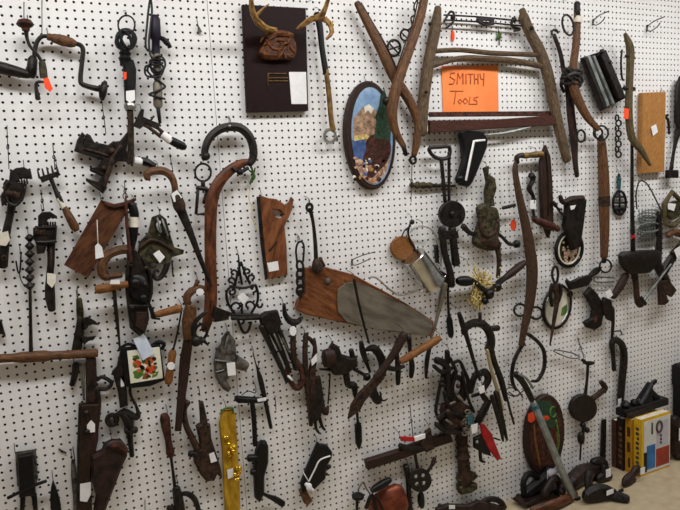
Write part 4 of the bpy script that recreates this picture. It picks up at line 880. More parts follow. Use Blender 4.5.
parts('rod', 'iron', T([(434, 366), (442, 372), (452, 368)], 2.2, d=.4), T([(444, 392), (449, 412), (444, 430)], 2, d=1.1), T([(462, 372), (468, 398), (474, 412)], 1.6, d=.9), T([(472, 396), (482, 392), (486, 380)], 1.8, d=.3), T([(450, 358), (456, 372), (452, 386)], 1.8, d=.7))
parts('bolt', 'rust', ball(448, 412, 3, d=1.5), ball(462, 424, 3.4, d=1.4), ball(458, 386, 2.4, d=1.2), ball(442, 380, 2.4, d=1.1))
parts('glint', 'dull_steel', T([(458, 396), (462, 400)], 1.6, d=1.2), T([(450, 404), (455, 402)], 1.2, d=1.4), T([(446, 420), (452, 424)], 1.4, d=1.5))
part('green_tag', 'teal', plate([(467, 416), (473, 414), (474, 424), (468, 425)], .1, 1.4), label='small dark teal tab')
th('screw_jack', 'tall rusty threaded iron column with flanged foot under the traps', 'jack', 1.0)
part('column', 'rust', lathe((461, 430), (465, 482), [(0, 7), (.1, 6), (.12, 7), (.3, 6), (.32, 7.6), (.36, 6), (.5, 7), (.52, 8), (.56, 6.6), (.8, 7), (.85, 9), (1, 8)], flat=.7))
parts('flange', 'olive', plate([(457, 479), (474, 472), (477, 475), (472, 480), (460, 484)], 1.2, -.5, .2), plate([(458, 487), (462, 483), (476, 483), (476, 488), (470, 492), (460, 494)], 1.2, -.5, .2))
th('grappling_tongs', 'big curved iron tongs shaped like an arch over long straight shanks', 'tongs', 3.8)
part('arch', 'iron', T([(464, 334), (466, 327), (474, 323), (482, 324), (488, 330), (491, 340), (489, 350)], [3, 4, 4.4, 4.4, 4.4, 4.4, 5]))
parts('shank', 'iron', T([(459, 313), (463, 326), (467, 338), (474, 362), (480, 380)], [2.2, 3, 2.4, 1.8, 1.6]), T([(489, 348), (495, 364), (501, 380), (506, 400)], [4.6, 3, 3.2, 2.4]))
part('side_stub', 'iron', T([(487, 329), (498, 328)], [3, 3.2]))
part('upper_pin', 'iron', T([(480, 313), (480, 324)], 1.8))
part('lower_hook', 'iron', T([(480, 374), (485, 372), (488, 380), (482, 392), (486, 400)], [3, 4, 3.6, 3, 3]))
tag((478, 387), (484, 385), (485, 392), (480, 394), d=.9)
th('shears', 'pair of long pointed shears with one pale wooden edge', 'shears', 4.6)
part('blade', 'silver_wood', T([(487, 350), (492, 372), (499, 395), (503, 410)], [1.8, 2, 2, 1.6]), label='pale worn blade edge')
parts('blade', 'iron', T([(496, 392), (502, 420), (507, 440)], [3, 2.6, 1.4]), T([(492, 396), (500, 424), (503, 441)], [2.6, 2.4, 1.3]), T([(506, 394), (510, 410), (514, 424)], 1.2))
th('slanting_rod', 'thick black rod slanting from the white tag down to the red handled pliers', 'rod', 1.4)
part('rod', 'iron', T([(490, 398), (484, 410), (477, 423)], [3, 4, 3.6]))
part('tie', 'cream', T([(484, 394), (490, 398), (496, 396)], 2.0, d=.4), label='pale cloth tie')
th('red_handled_snips', 'black tin snips with one flat bright red handle below the shears', 'tin snips', 3.0)
part('red_handle', 'red', plate([(480, 424), (484, 424), (491, 433), (501, 459), (497, 460), (489, 450), (482, 436)], .4, 0, .1), label='bright red handle')
part('body', 'black', plate([(474, 438), (482, 434), (487, 444), (491, 456), (484, 454), (474, 448)], .6, -.4, .15), T([(480, 450), (481, 460), (485, 462)], [1.8, 1.8, 1]))
part('rivet', 'galv', ball(477, 442, 1.6, d=.4), ball(472, 446, 1.2, d=.4))
part('spring', 'iron', T([(494, 438), (500, 440)], .9))
tag((471, 425), (478, 423), (477, 432), (472, 434), d=.3)
th('wood_spokeshave', 'brown wooden plane stock set at a slant with iron wedge in the middle', 'plane', 1.0)
part('stock', 'wood_dark', plate([(365, 460), (400, 449), (420, 441), (449, 432), (452, 441), (424, 450), (402, 458), (367, 469)], 1.0, -.3, .15))
part('wedge', 'rust', plate([(420, 444), (424, 434), (430, 428), (432, 440), (434, 448), (426, 452)], .7, .4, .1))
part('arm', 'iron', T([(400, 446), (410, 448), (422, 447)], 3, d=.6))
th('red_white_plane_iron', 'small red and white boxed strip lying on the slanting wooden plane', 'box', 1.9)
part('red_end', 'red', plate([(400, 436.5), (414, 437), (414.5, 441.5), (401, 441)], .3), label='red end')
part('white_end', 'paper', plate([(414, 437), (425, 433.5), (425, 438), (414.5, 441.5)], .3), label='white end')
th('egg_beater_drill', 'hand drill with pierced black gear wheel and teardrop handle below', 'hand drill', 1.3)
part('frame', 'iron', T([(414, 446), (416, 460), (419, 474), (421, 492)], [2.2, 1.6, 2, 2]))
part('gear_wheel', 'iron', plate(ell(420, 480, 11.4, 12, 0, 30), .3, .2, .06, holes=[ell(420 + 5 * math.cos(a), 479.5 + 5.4 * math.sin(a), 2.1, 2.2, 0, 9) for a in (.7, 2.2, 3.8, 5.4)]))
part('crank', 'iron', T([(426, 474), (430, 468), (434, 462)], [1.8, 1.6, 2]))
part('crank_knob', 'redrust', T([(433, 463), (434.5, 458)], [2.4, 2]))
part('handle', 'black', T([(421, 494), (421, 502), (422, 507)], [3, 3.8, 2.4]))
th('black_post', 'vertical dark bar left of the pierced gear wheel', 'bar', .8)
part('bar', 'iron', T([(406, 466), (408, 480), (410, 512)], [3.4, 2.6, 3]))
th('copper_lamp', 'reddish copper round canister lying behind a black wooden handle at the bottom', 'canister', 1.4)
part('canister', 'copper', lathe((372, 514), (404, 496), [(0, 13), (.15, 17), (.5, 19), (.85, 17.5), (1, 13)], seg=26, flat=.5))
part('straps', 'iron', T([(366, 508), (372, 495), (376, 512)], 2, d=1.2), T([(376, 494), (384, 512)], 1.2, d=1.6))
part('handle', 'black', lathe((371, 491), (391, 479), [(0, 2.4), (.2, 3.8), (.6, 4.2), (.9, 3.4), (1, 2)], d=1.4))
part('knob', 'black', lathe((358, 493), (358, 500), [(0, 3), (.3, 6.4), (.7, 6), (1, 2.4)]), T([(357, 498), (357, 512)], 1.6))
part('wire', 'dull_steel', T([(358, 490), (363, 482), (366, 488), (370, 494), (372, 500)], .8), T([(388, 487), (388, 478)], .8))
th('leather_fitting', 'brown leather and iron piece with round ring at the bottom edge near the floor', 'bellows', 1.6)
part('body', 'dark_leather', plate([(436, 508), (447, 504), (468, 505), (478, 500), (505, 507), (505, 516), (436, 516)], .7, 0, .2))
parts('ring', 'iron', T(ell(492, 509, 12, 10, 0, 12, 180, 360), 3), ball(440, 506, 2.6))
part('tags', 'paper', plate([(449, 505), (455, 505), (455, 509), (449, 509)], .03, .8), label='white scrap of paper')
# ================================================================ lower left
th('slim_adjustable_wrench', 'slim black adjustable wrench with olive tapered grip behind the auger handle', 'wrench', .7)
part('grip', 'olive', T([(79, 299), (80, 312), (80, 322)], [2.8, 3.4, 2.6], .6))
part('shank', 'iron', T([(80, 320), (79, 335), (76, 352)], [3, 4.4, 4.6], .6))
part('jaw', 'iron', plate([(82, 318), (88, 317), (95, 321), (99, 325), (90, 324), (87, 328), (84, 330)], .5), plate([(80, 336), (88, 337), (96, 336), (94, 339), (88, 341), (84, 345)], .5, 0))
th('black_bar', 'short black bar hanging just below the auger handle', 'bar', .6)
part('bar', 'iron', T([(76, 364), (75, 374), (72, 385)], [3.4, 3.2, 2.8]))
th('tall_plane_body', 'very tall dark brown plane body with two iron rings and white tags', 'plane', .8)
part('upper_bar', 'dark_leather', plate([(86, 358), (96, 358), (97, 385), (95, 402), (86, 403), (86, 380)], .7, 0, .12))
part('strap', 'dull_steel', T([(81, 364), (82, 382), (84, 400)], 1.0), T([(85, 364), (84, 380), (84, 400)], .7))
part('ring', 'iron', T([(97, 380), (102, 377), (110, 381), (111, 385), (106, 389), (98, 389)], 2))
part('stock', 'wood_dark', plate([(79, 404), (99, 403), (98, 440), (91, 470), (92, 512), (78, 512), (77, 450)], 1.0, 0, .2))
parts('iron_strap', 'iron', T([(80, 404), (79, 440), (78, 508)], 1.5, d=.9), T([(96, 388), (98, 404), (95, 432)], 3.2, d=.4))
part('screw', 'iron', ball(86, 413, 3.6, d=1.2), ball(87, 432, 3, d=1.2))
tag((87, 425), (91, 420), (95, 424), (95, 432), (87, 433), d=1.15)
tag((80, 484), (91, 482), (91, 494), (87, 502), (80, 501), d=1.15, label='torn white paper tag')
th('grey_file', 'thin grey file hanging left of the tall plane body', 'file', .6)
part('file', 'grey', T([(73, 460), (74, 475), (76, 495), (76, 514)], [1.6, 2.8, 3, 2.6], .5))
th('bulky_plane_handle', 'bulky dark brown wooden block with rounded reddish top tapering downward', 'plane', 1.4)
part('block', 'dark_leather', plate([(91, 456), (102, 450), (104, 444), (112, 440), (121, 440), (127, 447), (127, 455), (122, 466), (116, 482), (109, 500), (104, 514), (93, 514), (96, 496), (92, 482)], 1.1, 0, .35))
part('grip', 'redrust', T([(112, 446), (119, 446), (125, 451)], [3.6, 4.4, 4], d=1.0))
th('framed_tile_trivet', 'black cast iron framed tile painted with vegetables, blue-white tag on top', 'trivet', .9)
part('frame', 'black', plate([(120, 348), (160, 344), (165, 380), (150, 386), (130, 388), (124, 384)], .5, 0, .12), T([(152, 346), (158, 342), (164, 344), (162, 349)], 2), T([(119, 349), (128, 344), (136, 347)], 1.6))
tl = part('tile', 'tile', plate([(127, 351), (159.5, 347), (163, 378), (130.5, 383.5)], .12, .5, .03))
parts('painted_tomato', 'fruit_red', plate(ell(137, 364, 4.6, 4, 0, 14), .02, .62, .004), plate(ell(149, 361, 5, 3.6, -20, 14), .02, .62, .004), plate(ell(151, 369, 5, 4.2, 30, 14), .02, .62, .004), of=tl)
parts('painted_leaf', 'leaf_green', plate([(132, 356), (138, 355), (140, 359), (135, 360)], .02, .61, .004), plate([(134, 371), (143, 368), (144, 375), (138, 379), (134, 378)], .02, .61, .004), plate([(153, 373), (159, 371), (157, 376), (152, 378)], .02, .61, .004), of=tl)
random.seed(6)
part('painted_vegetables', 'fruit_red', [plate(ell(134 + 25 * random.random(), 357 + 20 * random.random(), random.uniform(1.2, 3), random.uniform(1, 2.2), random.uniform(0, 90), 9), .02, .64, .004, m=random.choice(['fruit_red', 'leaf_green', 'wood_orange', 'redrust', 'leaf_green', 'straw'])) for i in range(22)], of=tl, kind='stuff')
part('painted_pepper', 'wood_orange', plate([(145, 372), (150, 375), (148, 379), (142, 379)], .02, .63, .004), of=tl)
tag((133, 339), (144.5, 334), (154.5, 353), (143, 360.5), m='blue_paper', d=.9, label='large blue-white paper tag')
th('tile_hanger_iron', 'dark scrolled iron lock piece hanging left of the vegetable tile', 'lock', .7)
part('body', 'iron', plate([(120, 352), (124, 352), (126, 384), (128, 405), (120, 408), (118, 392), (114, 378), (112, 372), (117, 366)], .6, 0, .15, holes=[[(121, 377), (124, 376), (124, 386), (121, 387)]]))
part('lower_ring', 'iron', ring(112, 420, 4.6, 5, 2.6), T([(116, 416), (124, 412), (132, 416), (138, 417), (137, 408), (131, 396), (130, 388)], [3, 3.6, 4, 2.6, 1.6, 1.4, 1.4]))
part('stem', 'iron', T([(124, 414), (129, 424), (130, 438), (132, 456)], [4, 4.6, 3, 2.4]), T([(126, 430), (136, 430)], [4, 3.6]))
tag((120, 376), (124, 375), (124.5, 386), (121, 387), d=.5)
th('lever_lock', 'black upright lock case with cross bar and twin legs, bottom left corner', 'lock', .5)
part('backing', 'grey', plate([(15, 452), (36, 449), (38, 478), (36, 486), (17, 486)], .08, 0, .02), label='pale metal backing plate')
part('case', 'black', plate([(17, 456), (33, 453), (35, 482), (36, 495), (19, 497)], .8, .1, .2))
part('cross_bar', 'black', T([(8, 498), (22, 491), (30, 487), (46, 481)], 1.8, d=.9))
parts('leg', 'black', T([(23, 494), (22, 514)], [2.6, 2]), T([(34, 494), (36, 514)], [2.6, 2]))
th('black_spear_point', 'black pointed iron spike head at the bottom left of the board', 'spike', .7)
part('spike', 'black', plate([(53, 480), (56, 487), (60, 500), (62, 514), (51, 514), (50, 500), (51, 488)], .6, 0, .2))
th('bent_nail', 'small bent nail lying flat on the board above the pointed spike', 'nail', .15)
part('nail', 'rust', T([(59, 449), (62, 451), (66, 453)], .8))
th('turnscrew', 'old screwdriver with brown turned handle and long dark shaft', 'screwdriver', 1.0)
part('handle', 'redrust', lathe((164, 414), (171, 457), [(0, 3.4), (.1, 5), (.3, 4.6), (.6, 3.2), (.75, 3.6), (.9, 4.4), (1, 2.4)]))
part('shaft', 'iron', T([(171, 457), (173, 472), (175, 488)], [1.4, 1.5, 1.9]))
th('eggbeater_loop', 'black iron snips with open oval loop at the bottom edge', 'snips', 1.2)
part('body', 'iron', T([(176, 488), (178, 498), (180, 512)], [4, 5, 5.4]), T([(168, 508), (174, 508)], [3, 2.6]))
part('loop', 'iron', T([(180, 494), (188, 494), (195, 500), (199, 512)], [2, 2.8, 2.8, 2.4]))
th('brown_lever_wrench', 'brown two-armed iron wrench with round lug and small white tag', 'wrench', 1.2)
parts('arm', 'rust', T([(187, 402), (184, 410), (186, 425), (192, 438), (198, 450)], [4, 3, 3, 3.2, 3.6]), T([(201, 402), (203, 416), (204, 428)], [2.4, 3.4, 4.4]))
part('body', 'rust', plate([(196, 426), (202, 422), (210, 424), (211, 438), (217, 456), (221, 470), (222, 478), (217, 474), (214, 480), (206, 481), (200, 474), (194, 462), (193, 452), (200, 448), (199, 438)], .9, -.4, .25))
part('lug', 'iron', ball(191, 454, 3.4), T([(191, 454), (198, 453)], 3))
tag((209, 454), (214, 452), (217, 461), (211, 463), d=.7)
th('gold_bell_strap', 'bright gold strap hung flat with two clusters of shiny jingle bells', 'strap', .4)
part('strap', 'gold', plate([(221, 414), (224, 410), (232, 409), (235, 413), (237, 440), (239, 475), (240, 514), (225, 514), (222, 450), (219, 425)], .5, 0, .12))
random.seed(2)
for cx, cy, n in ((229.5, 446, 10), (235.5, 474, 8)):
    for i in range(n):
        part('bell', 'shiny_gold', ball(cx + random.uniform(-4.5, 4.5), cy + random.uniform(-9, 9), random.uniform(1.6, 2.5), d=random.uniform(.6, 1.1)))
part('green_cord', 'green', T([(220, 414), (224, 409), (232, 408), (233, 413)], 1.0, d=.6))
tag((227, 470), (233, 468), (234, 477), (228, 479), d=.65)
th('t_handled_drill', 'black T-handled drill with oblong body and crank at its foot', 'drill', 1.1)
part('t_handle', 'black', plate([(235, 397), (237, 396), (262, 398), (266, 397), (266, 400), (261, 403), (238, 403), (235, 401)], .7, -.3, .2))
part('stem', 'black', T([(252, 401), (254, 420), (255, 445)], 2.6))
part('body', 'black', plate([(256, 450), (261, 441), (266, 441), (268, 446), (268, 462), (264, 476), (264, 490), (262, 498), (259, 502), (255, 498), (254, 470)], 1.0, -.5, .3))
part('side_knob', 'black', T([(249, 458), (258, 458)], 4), T([(252, 472), (258, 472)], 3.4))
part('crank', 'black', T([(262, 493), (268, 496), (275, 499), (283, 504)], [1.6, 2, 3, 3.4]))
tag((257, 399), (267, 397), (266, 400.5), (258, 402), d=.6)
part('tie_wire', 'iron', T([(242, 395), (248, 391), (255, 393), (256, 389)], .5))
th('slim_rasp', 'slim black rasp slanting beside the T-handled drill', 'rasp', .6)
part('rasp', 'iron', T([(253, 353), (257, 368), (260, 378), (264, 395), (271, 428)], [.6, .9, 2.6, 2.4, 1.8], .5))
part('wire', 'iron', T([(260, 361), (258, 366), (259, 372)], .5))
th('marking_gauge', 'black boxy tool with pale wire cross strings and a brown wooden foot', 'gauge', 1.1)
part('body', 'black', plate([(318, 442), (320, 444), (327, 445), (332, 452), (331, 458), (326, 466), (325, 478), (314, 489), (302, 492), (301, 484), (307, 468)], 1.0, -.2, .3))
part('side_screw', 'iron', T([(324, 470), (330, 466)], 2.2), T([(322, 476), (327, 474)], 1.6))
part('string', 'paper', T([(309, 481), (315, 469), (320, 460), (330, 456)], .8, d=.95), T([(303, 472), (309, 482)], .5, d=.95))
part('white_knot', 'paper', ball(309, 487, 3.2, 4, d=1.0, flat=.5), T([(306, 484), (313, 491)], 2, d=.9), label='crumpled white paper tag')
part('foot', 'wood_brown', plate([(299, 490), (305, 489), (312, 500), (307, 505), (304, 503)], .8, -.3, .12))
# ================================================================ on the floor
def Fp(x, y, z=FLOOR):
    w = ROT @ Vector(((x - 340) / FL, 1, (255 - y) / FL)); t = (z - CAM.z) / w.z; return CAM + w * t
BX, BY = 93.2, -.2
def book(name, label, y0, y1, h, cover, spine=None, x0=93.4, w=8.2, marks=None):
    th(name, label, 'book', 0, 'books standing on the floor against the board', at=(x0, y1, FLOOR))
    part('cover', cover, box(x0, x0 + w, y0, y0 + .1, FLOOR, FLOOR + h, b=.02), box(x0, x0 + w, y1 - .1, y1, FLOOR, FLOOR + h, b=.02))
    part('spine', spine or cover, box(x0 - .06, x0 + .08, y0, y1, FLOOR, FLOOR + h, b=.02))
    part('pages', 'cream', box(x0 + .1, x0 + w - .2, y0 + .1, y1 - .1, FLOOR + .12, FLOOR + h - .12, b=.01))
    if marks: marks(x0, y0, y1, h)
def sp_marks(col, n, wd, lo=.12, hi=.88):
    def f(x0, y0, y1, h):
        m_ = (y0 + y1) / 2
        part('spine_lettering', col, [box(x0 - .1, x0 - .055, m_ - wd / 2, m_ + wd / 2 * (1 if i % 3 else .4), FLOOR + h * (lo + (hi - lo) * i / n), FLOOR + h * (lo + (hi - lo) * (i + .62) / n), b=.005) for i in range(n)])
    return f
book('book', 'dark reddish book nearest the board, mostly behind the others', -1.4, -.3, 9.8, 'book_brown', x0=93.3)
book('book', 'dark brown book with gold spine marks between the reddish and orange ones', -3.0, -1.5, 10.6, 'dark_leather', x0=93.4, marks=sp_marks('brass', 7, .8))
book('book', 'thick orange-yellow book with brown block on its spine', -4.7, -3.1, 11.0, 'book_orange', x0=93.8, marks=sp_marks('book_brown', 3, .7, .1, .95))
def front(x0, y0, y1, h):
    sp_marks('ink', 9, .7)(x0, y0, y1, h)
    f = y0 - .04
    def fr(name, mat, a, b, c, d_, e=0, lab=None): return part(name, mat, box(x0 + a, x0 + b, f - .02 - e, y0 + .01, FLOOR + c, FLOOR + d_, b=.005), label=lab)
    fr('cover_panel', 'book_white', .8, 8.1, .4, 10.8)
    fr('cover_panel', 'lavender', 4.2, 7.6, 4.8, 10.0, .01)
    fr('cover_picture', 'book_blue', 1.5, 3.9, 1.0, 5.8, .02); fr('cover_picture', 'book_red', 4.1, 7.9, .9, 4.6, .02)
    fr('cover_picture', 'black', .8, 1.6, .6, 4.6, .02)
    def g(x, z): return (x0 + x, f - .08, FLOOR + z)
    part('cover_number', 'ink', link3([g(2.9, 8.0), g(2.9, 10.2)], .16, sm=False), link3([g(4.9 + .75 * math.cos(t / 12 * 2 * math.pi), 9.0 + 1.1 * math.sin(t / 12 * 2 * math.pi)) for t in range(12)], .2, closed=True, sm=False), label='black number 10')
    part('cover_lettering', 'ink', [box(x0 + 5.2, x0 + 5.7, f - .06, f, FLOOR + 5.4 + i * .7, FLOOR + 5.9 + i * .7, b=.01) for i in range(3)])
book('book', 'bright yellow spined book with white cover marked 10 facing the room', -6.3, -4.8, 11.4, 'book_yellow', x0=94.2, marks=front)
# plane lying on the books
th('jack_plane', 'black wooden jack plane with upright hooked handle lying across the book tops', 'plane', 0, at=(98, -3, FLOOR + 11.5))
zt = FLOOR + 11.5
part('stock', 'black', box(92.2, 104.4, -4.4, -2.2, zt, zt + 1.6, b=.2))
part('sole_edge', 'dark_leather', box(92.4, 97.5, -4.55, -4.35, zt + .1, zt + 1.0, b=.03))
def g3(x, z, y=-3.3): return (x, y, zt + z)
part('tote', 'black', link3([g3(102.4, 1.5), g3(101.4, 2.6), g3(100.6, 3.8), g3(101.0, 4.8), g3(102.0, 5.2)], [.8, .65, .5, .5, .5], flat=.7))
part('iron', 'black', link3([g3(97.0, 1.6), g3(98.6, 3.0), g3(100.4, 5.0)], [.5, .5, .4], flat=2.0))
part('lever_cap', 'black', link3([g3(97.6, 1.4), g3(99.4, 2.4), g3(100.6, 3.6)], [1.2, 1.1, .6], flat=.8))
parts('knob', 'black', link3([g3(93.6, 1.5), g3(93.6, 2.1), g3(93.6, 2.6)], [.6, 1.0, .6]), link3([g3(96.0, 1.4), g3(96.0, 1.9), g3(96.0, 2.4)], [.5, .8, .6]))
# flat iron bar leaning on the board
th('flat_iron_bar', 'narrow black iron bar standing upright against the board left of the books', 'bar', .35, at=None)
part('bar', 'iron', plate([(602, 420), (606, 419), (605, 464), (600, 468)], .35, 0, .08))
th('crock_iron', 'small dark casting with white tag at the foot of the upright black bar', 'iron casting', 0)
p = Fp(603, 481); x, y = p.x, p.y
part('body', 'iron', link3([(x - 1.4, y, FLOOR + .8), (x, y - .2, FLOOR + 1.0), (x + 1.6, y - .3, FLOOR + .7)], [.7, .9, .6]), link3([(x, y, FLOOR + .8), (x + .2, y, FLOOR + 3.0)], [.9, .6]))
part('price_tag', 'paper', box(x - .4, x + .9, y - 1.1, y - 1.05, FLOOR + 1.2, FLOOR + 2.8, b=.01), label='white paper price tag')
def last(name, label, px, L, Wd, H, rot, mat='dark_leather', tg=True):   # a shoe form: sole, waist, toe and raised heel block
    p = Fp(*px); th(name, label, 'shoe form', 0, at=(p.x, p.y, FLOOR))
    c, s_ = math.cos(rot), math.sin(rot)
    def q(u, v, z): return (p.x + u * c - v * s_, p.y + u * s_ + v * c, FLOOR + z)
    part('body', mat, link3([q(-L / 2, 0, H * .3), q(-L * .35, 0, H * .36), q(-L * .1, 0, H * .45), q(L * .12, 0, H * .6), q(L * .32, 0, H * .75), q(L / 2, 0, H * .8)], [Wd * .3, Wd * .46, Wd * .48, Wd * .36, Wd * .42, Wd * .34], flat=min(.98, H * .6 / Wd)))
    part('sole', mat, link3([q(-L / 2, 0, .14), q(-L * .3, 0, .14), q(0, 0, .14), q(L * .2, 0, .14)], [Wd * .3, Wd * .5, Wd * .42, Wd * .34], flat=1) if 0 else box(p.x - .9, p.x + .9, p.y - .5, p.y + .5, FLOOR, FLOOR + H * .3, b=.1, rot=rot))
    if tg: a = q(L * .36, -Wd * .45, H * .6); part('price_tag', 'paper', box(a[0] - .6, a[0] + .6, a[1] - .3, a[1] - .25, a[2], a[2] + 1.3, b=.01), label='white paper price tag')
last('shoe_last', 'small brown wooden shoe last with white tag in front of the yellow book', (631, 483), 5.4, 2.2, 2.6, math.radians(12), 'wood_dark')
th('iron_shoe_anvil', 'black cast iron shoe form with white label lying in front of the upright bar', 'shoe form', 0)
p = Fp(602, 500); x, y = p.x, p.y
part('body', 'iron', link3([(x - 3.4, y + .6, FLOOR + 1.2), (x - 1.8, y + .4, FLOOR + 1.6), (x, y, FLOOR + 1.6), (x + 1.8, y - 1.2, FLOOR + 1.2)], [1.0, 1.5, 1.5, .9], flat=.9))
part('heel', 'iron', link3([(x + 1.4, y - 1.0, FLOOR + 1.0), (x + 2.4, y - 2.2, FLOOR + .8), (x + 3.0, y - 3.0, FLOOR + .75)], [.9, .95, .7]))
part('post', 'iron', link3([(x - 2, y + .8, FLOOR + 1.4), (x - 1.4, y + 1.8, FLOOR + 3.4), (x - .6, y + 2.2, FLOOR + 4.4)], [.9, .7, .9]))
part('label', 'paper', box(x - .6, x + 1.1, y - 1.6, y - 1.55, FLOOR + 1.7, FLOOR + 2.6, b=.01), label='white paper label')
th('leather_roll', 'brown leather roll lying along the foot of the board behind the shoe form', 'leather roll', 0)
a = Fp(566, 489); b_ = Fp(592, 474)
part('roll', 'dark_leather', link3([(a.x, a.y - 1.0, FLOOR + 1.4), ((a.x + b_.x) / 2, -2.2, FLOOR + 1.8), (b_.x, -1.9, FLOOR + 1.6)], [1.3, 1.7, 1.4]))
part('end', 'iron', link3([(b_.x - 1.2, -2.0, FLOOR + 3.2), (b_.x + .8, -2.2, FLOOR + 3.0), (b_.x + 1.6, -2.2, FLOOR + 1.4)], [.8, 1.0, .9]))
# roller skate heap
th('roller_skates', 'black leather roller skate heap with strap and white tags below the oval plaque', 'skate', 0)
p = Fp(543, 498); x, y = p.x, p.y + .3
part('sole', 'dark_leather', box(x - 6, x + 4, y - 1.6, y + 1.4, FLOOR + .8, FLOOR + 1.4, rot=.12, b=.15))
part('upper', 'black', link3([(x - 4, y, FLOOR + 1.6), (x - 1, y, FLOOR + 2.6), (x + 1.6, y + .3, FLOOR + 3.6), (x + 2, y + .4, FLOOR + 4.8)], [1.0, 1.2, 1.3, 1.0]))
part('strap', 'black', link3([(x - 4.4, y - .3, FLOOR + 1.8), (x - 4.2, y, FLOOR + 4.2), (x - 2.6, y + .2, FLOOR + 5.2), (x - .8, y, FLOOR + 4.0)], .55))
for i, (u, v) in enumerate(((-4.4, -1.2), (-4.4, 1.0), (2.6, -1.2), (2.6, 1.0))): part('wheel', 'iron', link3([(x + u, y + v - .35, FLOOR + .75), (x + u, y + v + .35, FLOOR + .75)], .62, seg=14, sm=False))
parts('price_tag', 'paper', box(x - .5, x + .9, y - 1.8, y - 1.72, FLOOR + 4.0, FLOOR + 6.0, b=.01, rot=.3), box(x + .6, x + 1.5, y - 1.9, y - 1.82, FLOOR + 3.0, FLOOR + 4.8, b=.01), label='white paper tag')
th('leather_strap_pile', 'pile of reddish brown leather straps lying under the grey pole on the floor', 'leather strap', 0)
p = Fp(549, 506); x, y = p.x, p.y - .4
part('strap', 'leather', link3([(x - 5, y - .6, FLOOR + .9), (x - 1, y - 1.2, FLOOR + 1.2), (x + 3, y - .8, FLOOR + 1.0), (x + 6, y, FLOOR + .9)], [.6, .9, .9, .6], flat=.8))
part('strap', 'dark_leather', link3([(x - 1, y + .6, FLOOR + 2.3), (x + 1.5, y + .8, FLOOR + 4.6), (x + 3.6, y + 1.6, FLOOR + 3.0), (x + 3.2, y + .4, FLOOR + 1.6)], .7))
part('scrap', 'lavender', link3([(x + 1.0, y + 1.2, FLOOR + 5.4), (x + 2.6, y + 1.0, FLOOR + 5.8)], .7, flat=.5), label='pale pink scrap')
for px, lab in (((621, 492), 'dark pebble on the concrete below the small wooden shoe last'), ((651, 472), 'dark pebble on the concrete below the white book cover'), ((667, 465), 'dark pebble on the concrete near the right edge'), ((578, 500), 'dark pebble on the concrete beside the foot of the grey pole')):
    p = Fp(*px); th('pebble', lab, 'pebble', 0, 'dark pebbles on the floor'); part('stone', 'iron', link3([(p.x - .4, p.y, FLOOR + .3), (p.x + .4, p.y, FLOOR + .3)], .33, flat=.8))
th('black_cabinet_tool', 'tall black leather case standing at the right edge of the photo behind the books', 'case', 0)
a = Fp(678, 447)
part('case', 'black', box(111.2, 116.8, -4.2, -.3, FLOOR, FLOOR + 17.5, b=.5))
part('flap', 'black', box(110.9, 117.0, -4.5, -.2, FLOOR + 13.0, FLOOR + 17.9, b=.4))
th('leather_boot', 'dark boot-like leather piece with white tag beside the black case', 'boot', 0)
part('shaft', 'dark_leather', link3([(106.2, -4.6, FLOOR + 1.4), (106.0, -4.4, FLOOR + 4.5), (106.2, -4.3, FLOOR + 8.4)], [1.4, 1.2, 1.1]))
part('foot', 'dark_leather', link3([(106.0, -4.8, FLOOR + 1.2), (107.6, -6.4, FLOOR + 1.1), (108.8, -7.8, FLOOR + .95)], [1.1, 1.1, .9]))
part('price_tag', 'paper', box(105.6, 107.0, -5.9, -5.85, FLOOR + 4.4, FLOOR + 7.0, b=.01), label='white paper price tag')
flush()
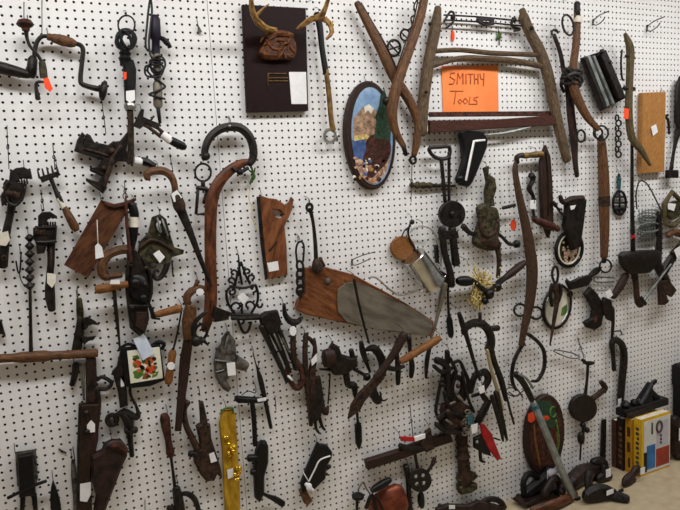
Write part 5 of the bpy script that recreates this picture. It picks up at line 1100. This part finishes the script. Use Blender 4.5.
# ---------------------------------------------------------------- lamps, air light, camera
def lamp(x, y, sx, sy, power, col=(.98, .985, 1)):
    th('ceiling_light', 'long fluorescent ceiling light above the aisle', 'light', group='fluorescent ceiling lights', at=(x, y, Z1))
    part('housing', 'paper', box(x - sx / 2 - 1, x + sx / 2 + 1, y - sy / 2 - 1, y + sy / 2 + 1, Z1 - 2, Z1 - .02))
    for q in (-1, 1): part('tube', 'lamp_tube', link3([(x - sx / 2, y + q * sy * .25, Z1 - 2.8), (x + sx / 2, y + q * sy * .25, Z1 - 2.8)], .75))
    flush()
    l = bpy.data.lights.new('ceiling_light', 'AREA'); l.shape = 'RECTANGLE'; l.size = sx * S; l.size_y = sy * S; l.energy = power; l.color = col
    o = bpy.data.objects.new('ceiling_lamp', l); COL.objects.link(o); o.location = fin(Vector((x, y, Z1 - 4)))
m = bpy.data.materials.new('lamp_tube'); m.use_nodes = True; b = m.node_tree.nodes['Principled BSDF']
b.inputs['Base Color'].default_value = (.9, .9, .9, 1); b.inputs['Emission Color'].default_value = (1, .97, .92, 1); b.inputs['Emission Strength'].default_value = 3; MATS['lamp_tube'] = m
for x in (0, 62, 124): lamp(x - 6, -38, 46, 8, POW)
w = bpy.data.worlds.new('World'); SC.world = w; w.use_nodes = True
wn = w.node_tree.nodes; wl = w.node_tree.links.new      # made-up banded gradient standing in for the unseen shop, adds contrast to reflections
tc = wn.new('ShaderNodeTexCoord'); sx = wn.new('ShaderNodeSeparateXYZ'); cr = wn.new('ShaderNodeValToRGB'); bg = wn['Background']
wl(tc.outputs['Generated'], sx.inputs[0]); mr = wn.new('ShaderNodeMapRange'); mr.inputs['From Min'].default_value = -1; wl(sx.outputs['Z'], mr.inputs['Value']); wl(mr.outputs['Result'], cr.inputs['Fac'])
e = cr.color_ramp.elements; e[0].position = .3; e[0].color = (.5, .38, .26, 1); e[1].position = .8; e[1].color = (1.5, 1.47, 1.42, 1)
for p_, c_ in ((.45, (.35, .3, .25, 1)), (.52, (1.1, 1.0, .92, 1)), (.6, (.9, .86, .82, 1))): q_ = e.new(p_); q_.color = c_
wl(cr.outputs['Color'], bg.inputs[0]); bg.inputs[1].default_value = AMB
c = bpy.data.cameras.new('camera'); c.sensor_width = 36; c.lens = FL * 36 / 680; c.clip_start = .05
o = bpy.data.objects.new('camera', c); COL.objects.link(o)
M = Matrix.Identity(4)
for r in range(3):
    M[r][0] = ROT[r][0]; M[r][1] = ROT[r][2]; M[r][2] = -ROT[r][1]; M[r][3] = fin(CAM)[r]
o.matrix_world = M; SC.camera = o
v = SC.view_settings; v.view_transform = 'Standard'; v.look = 'None'; v.gamma = 1; v.use_curve_mapping = False; v.exposure = EXPO
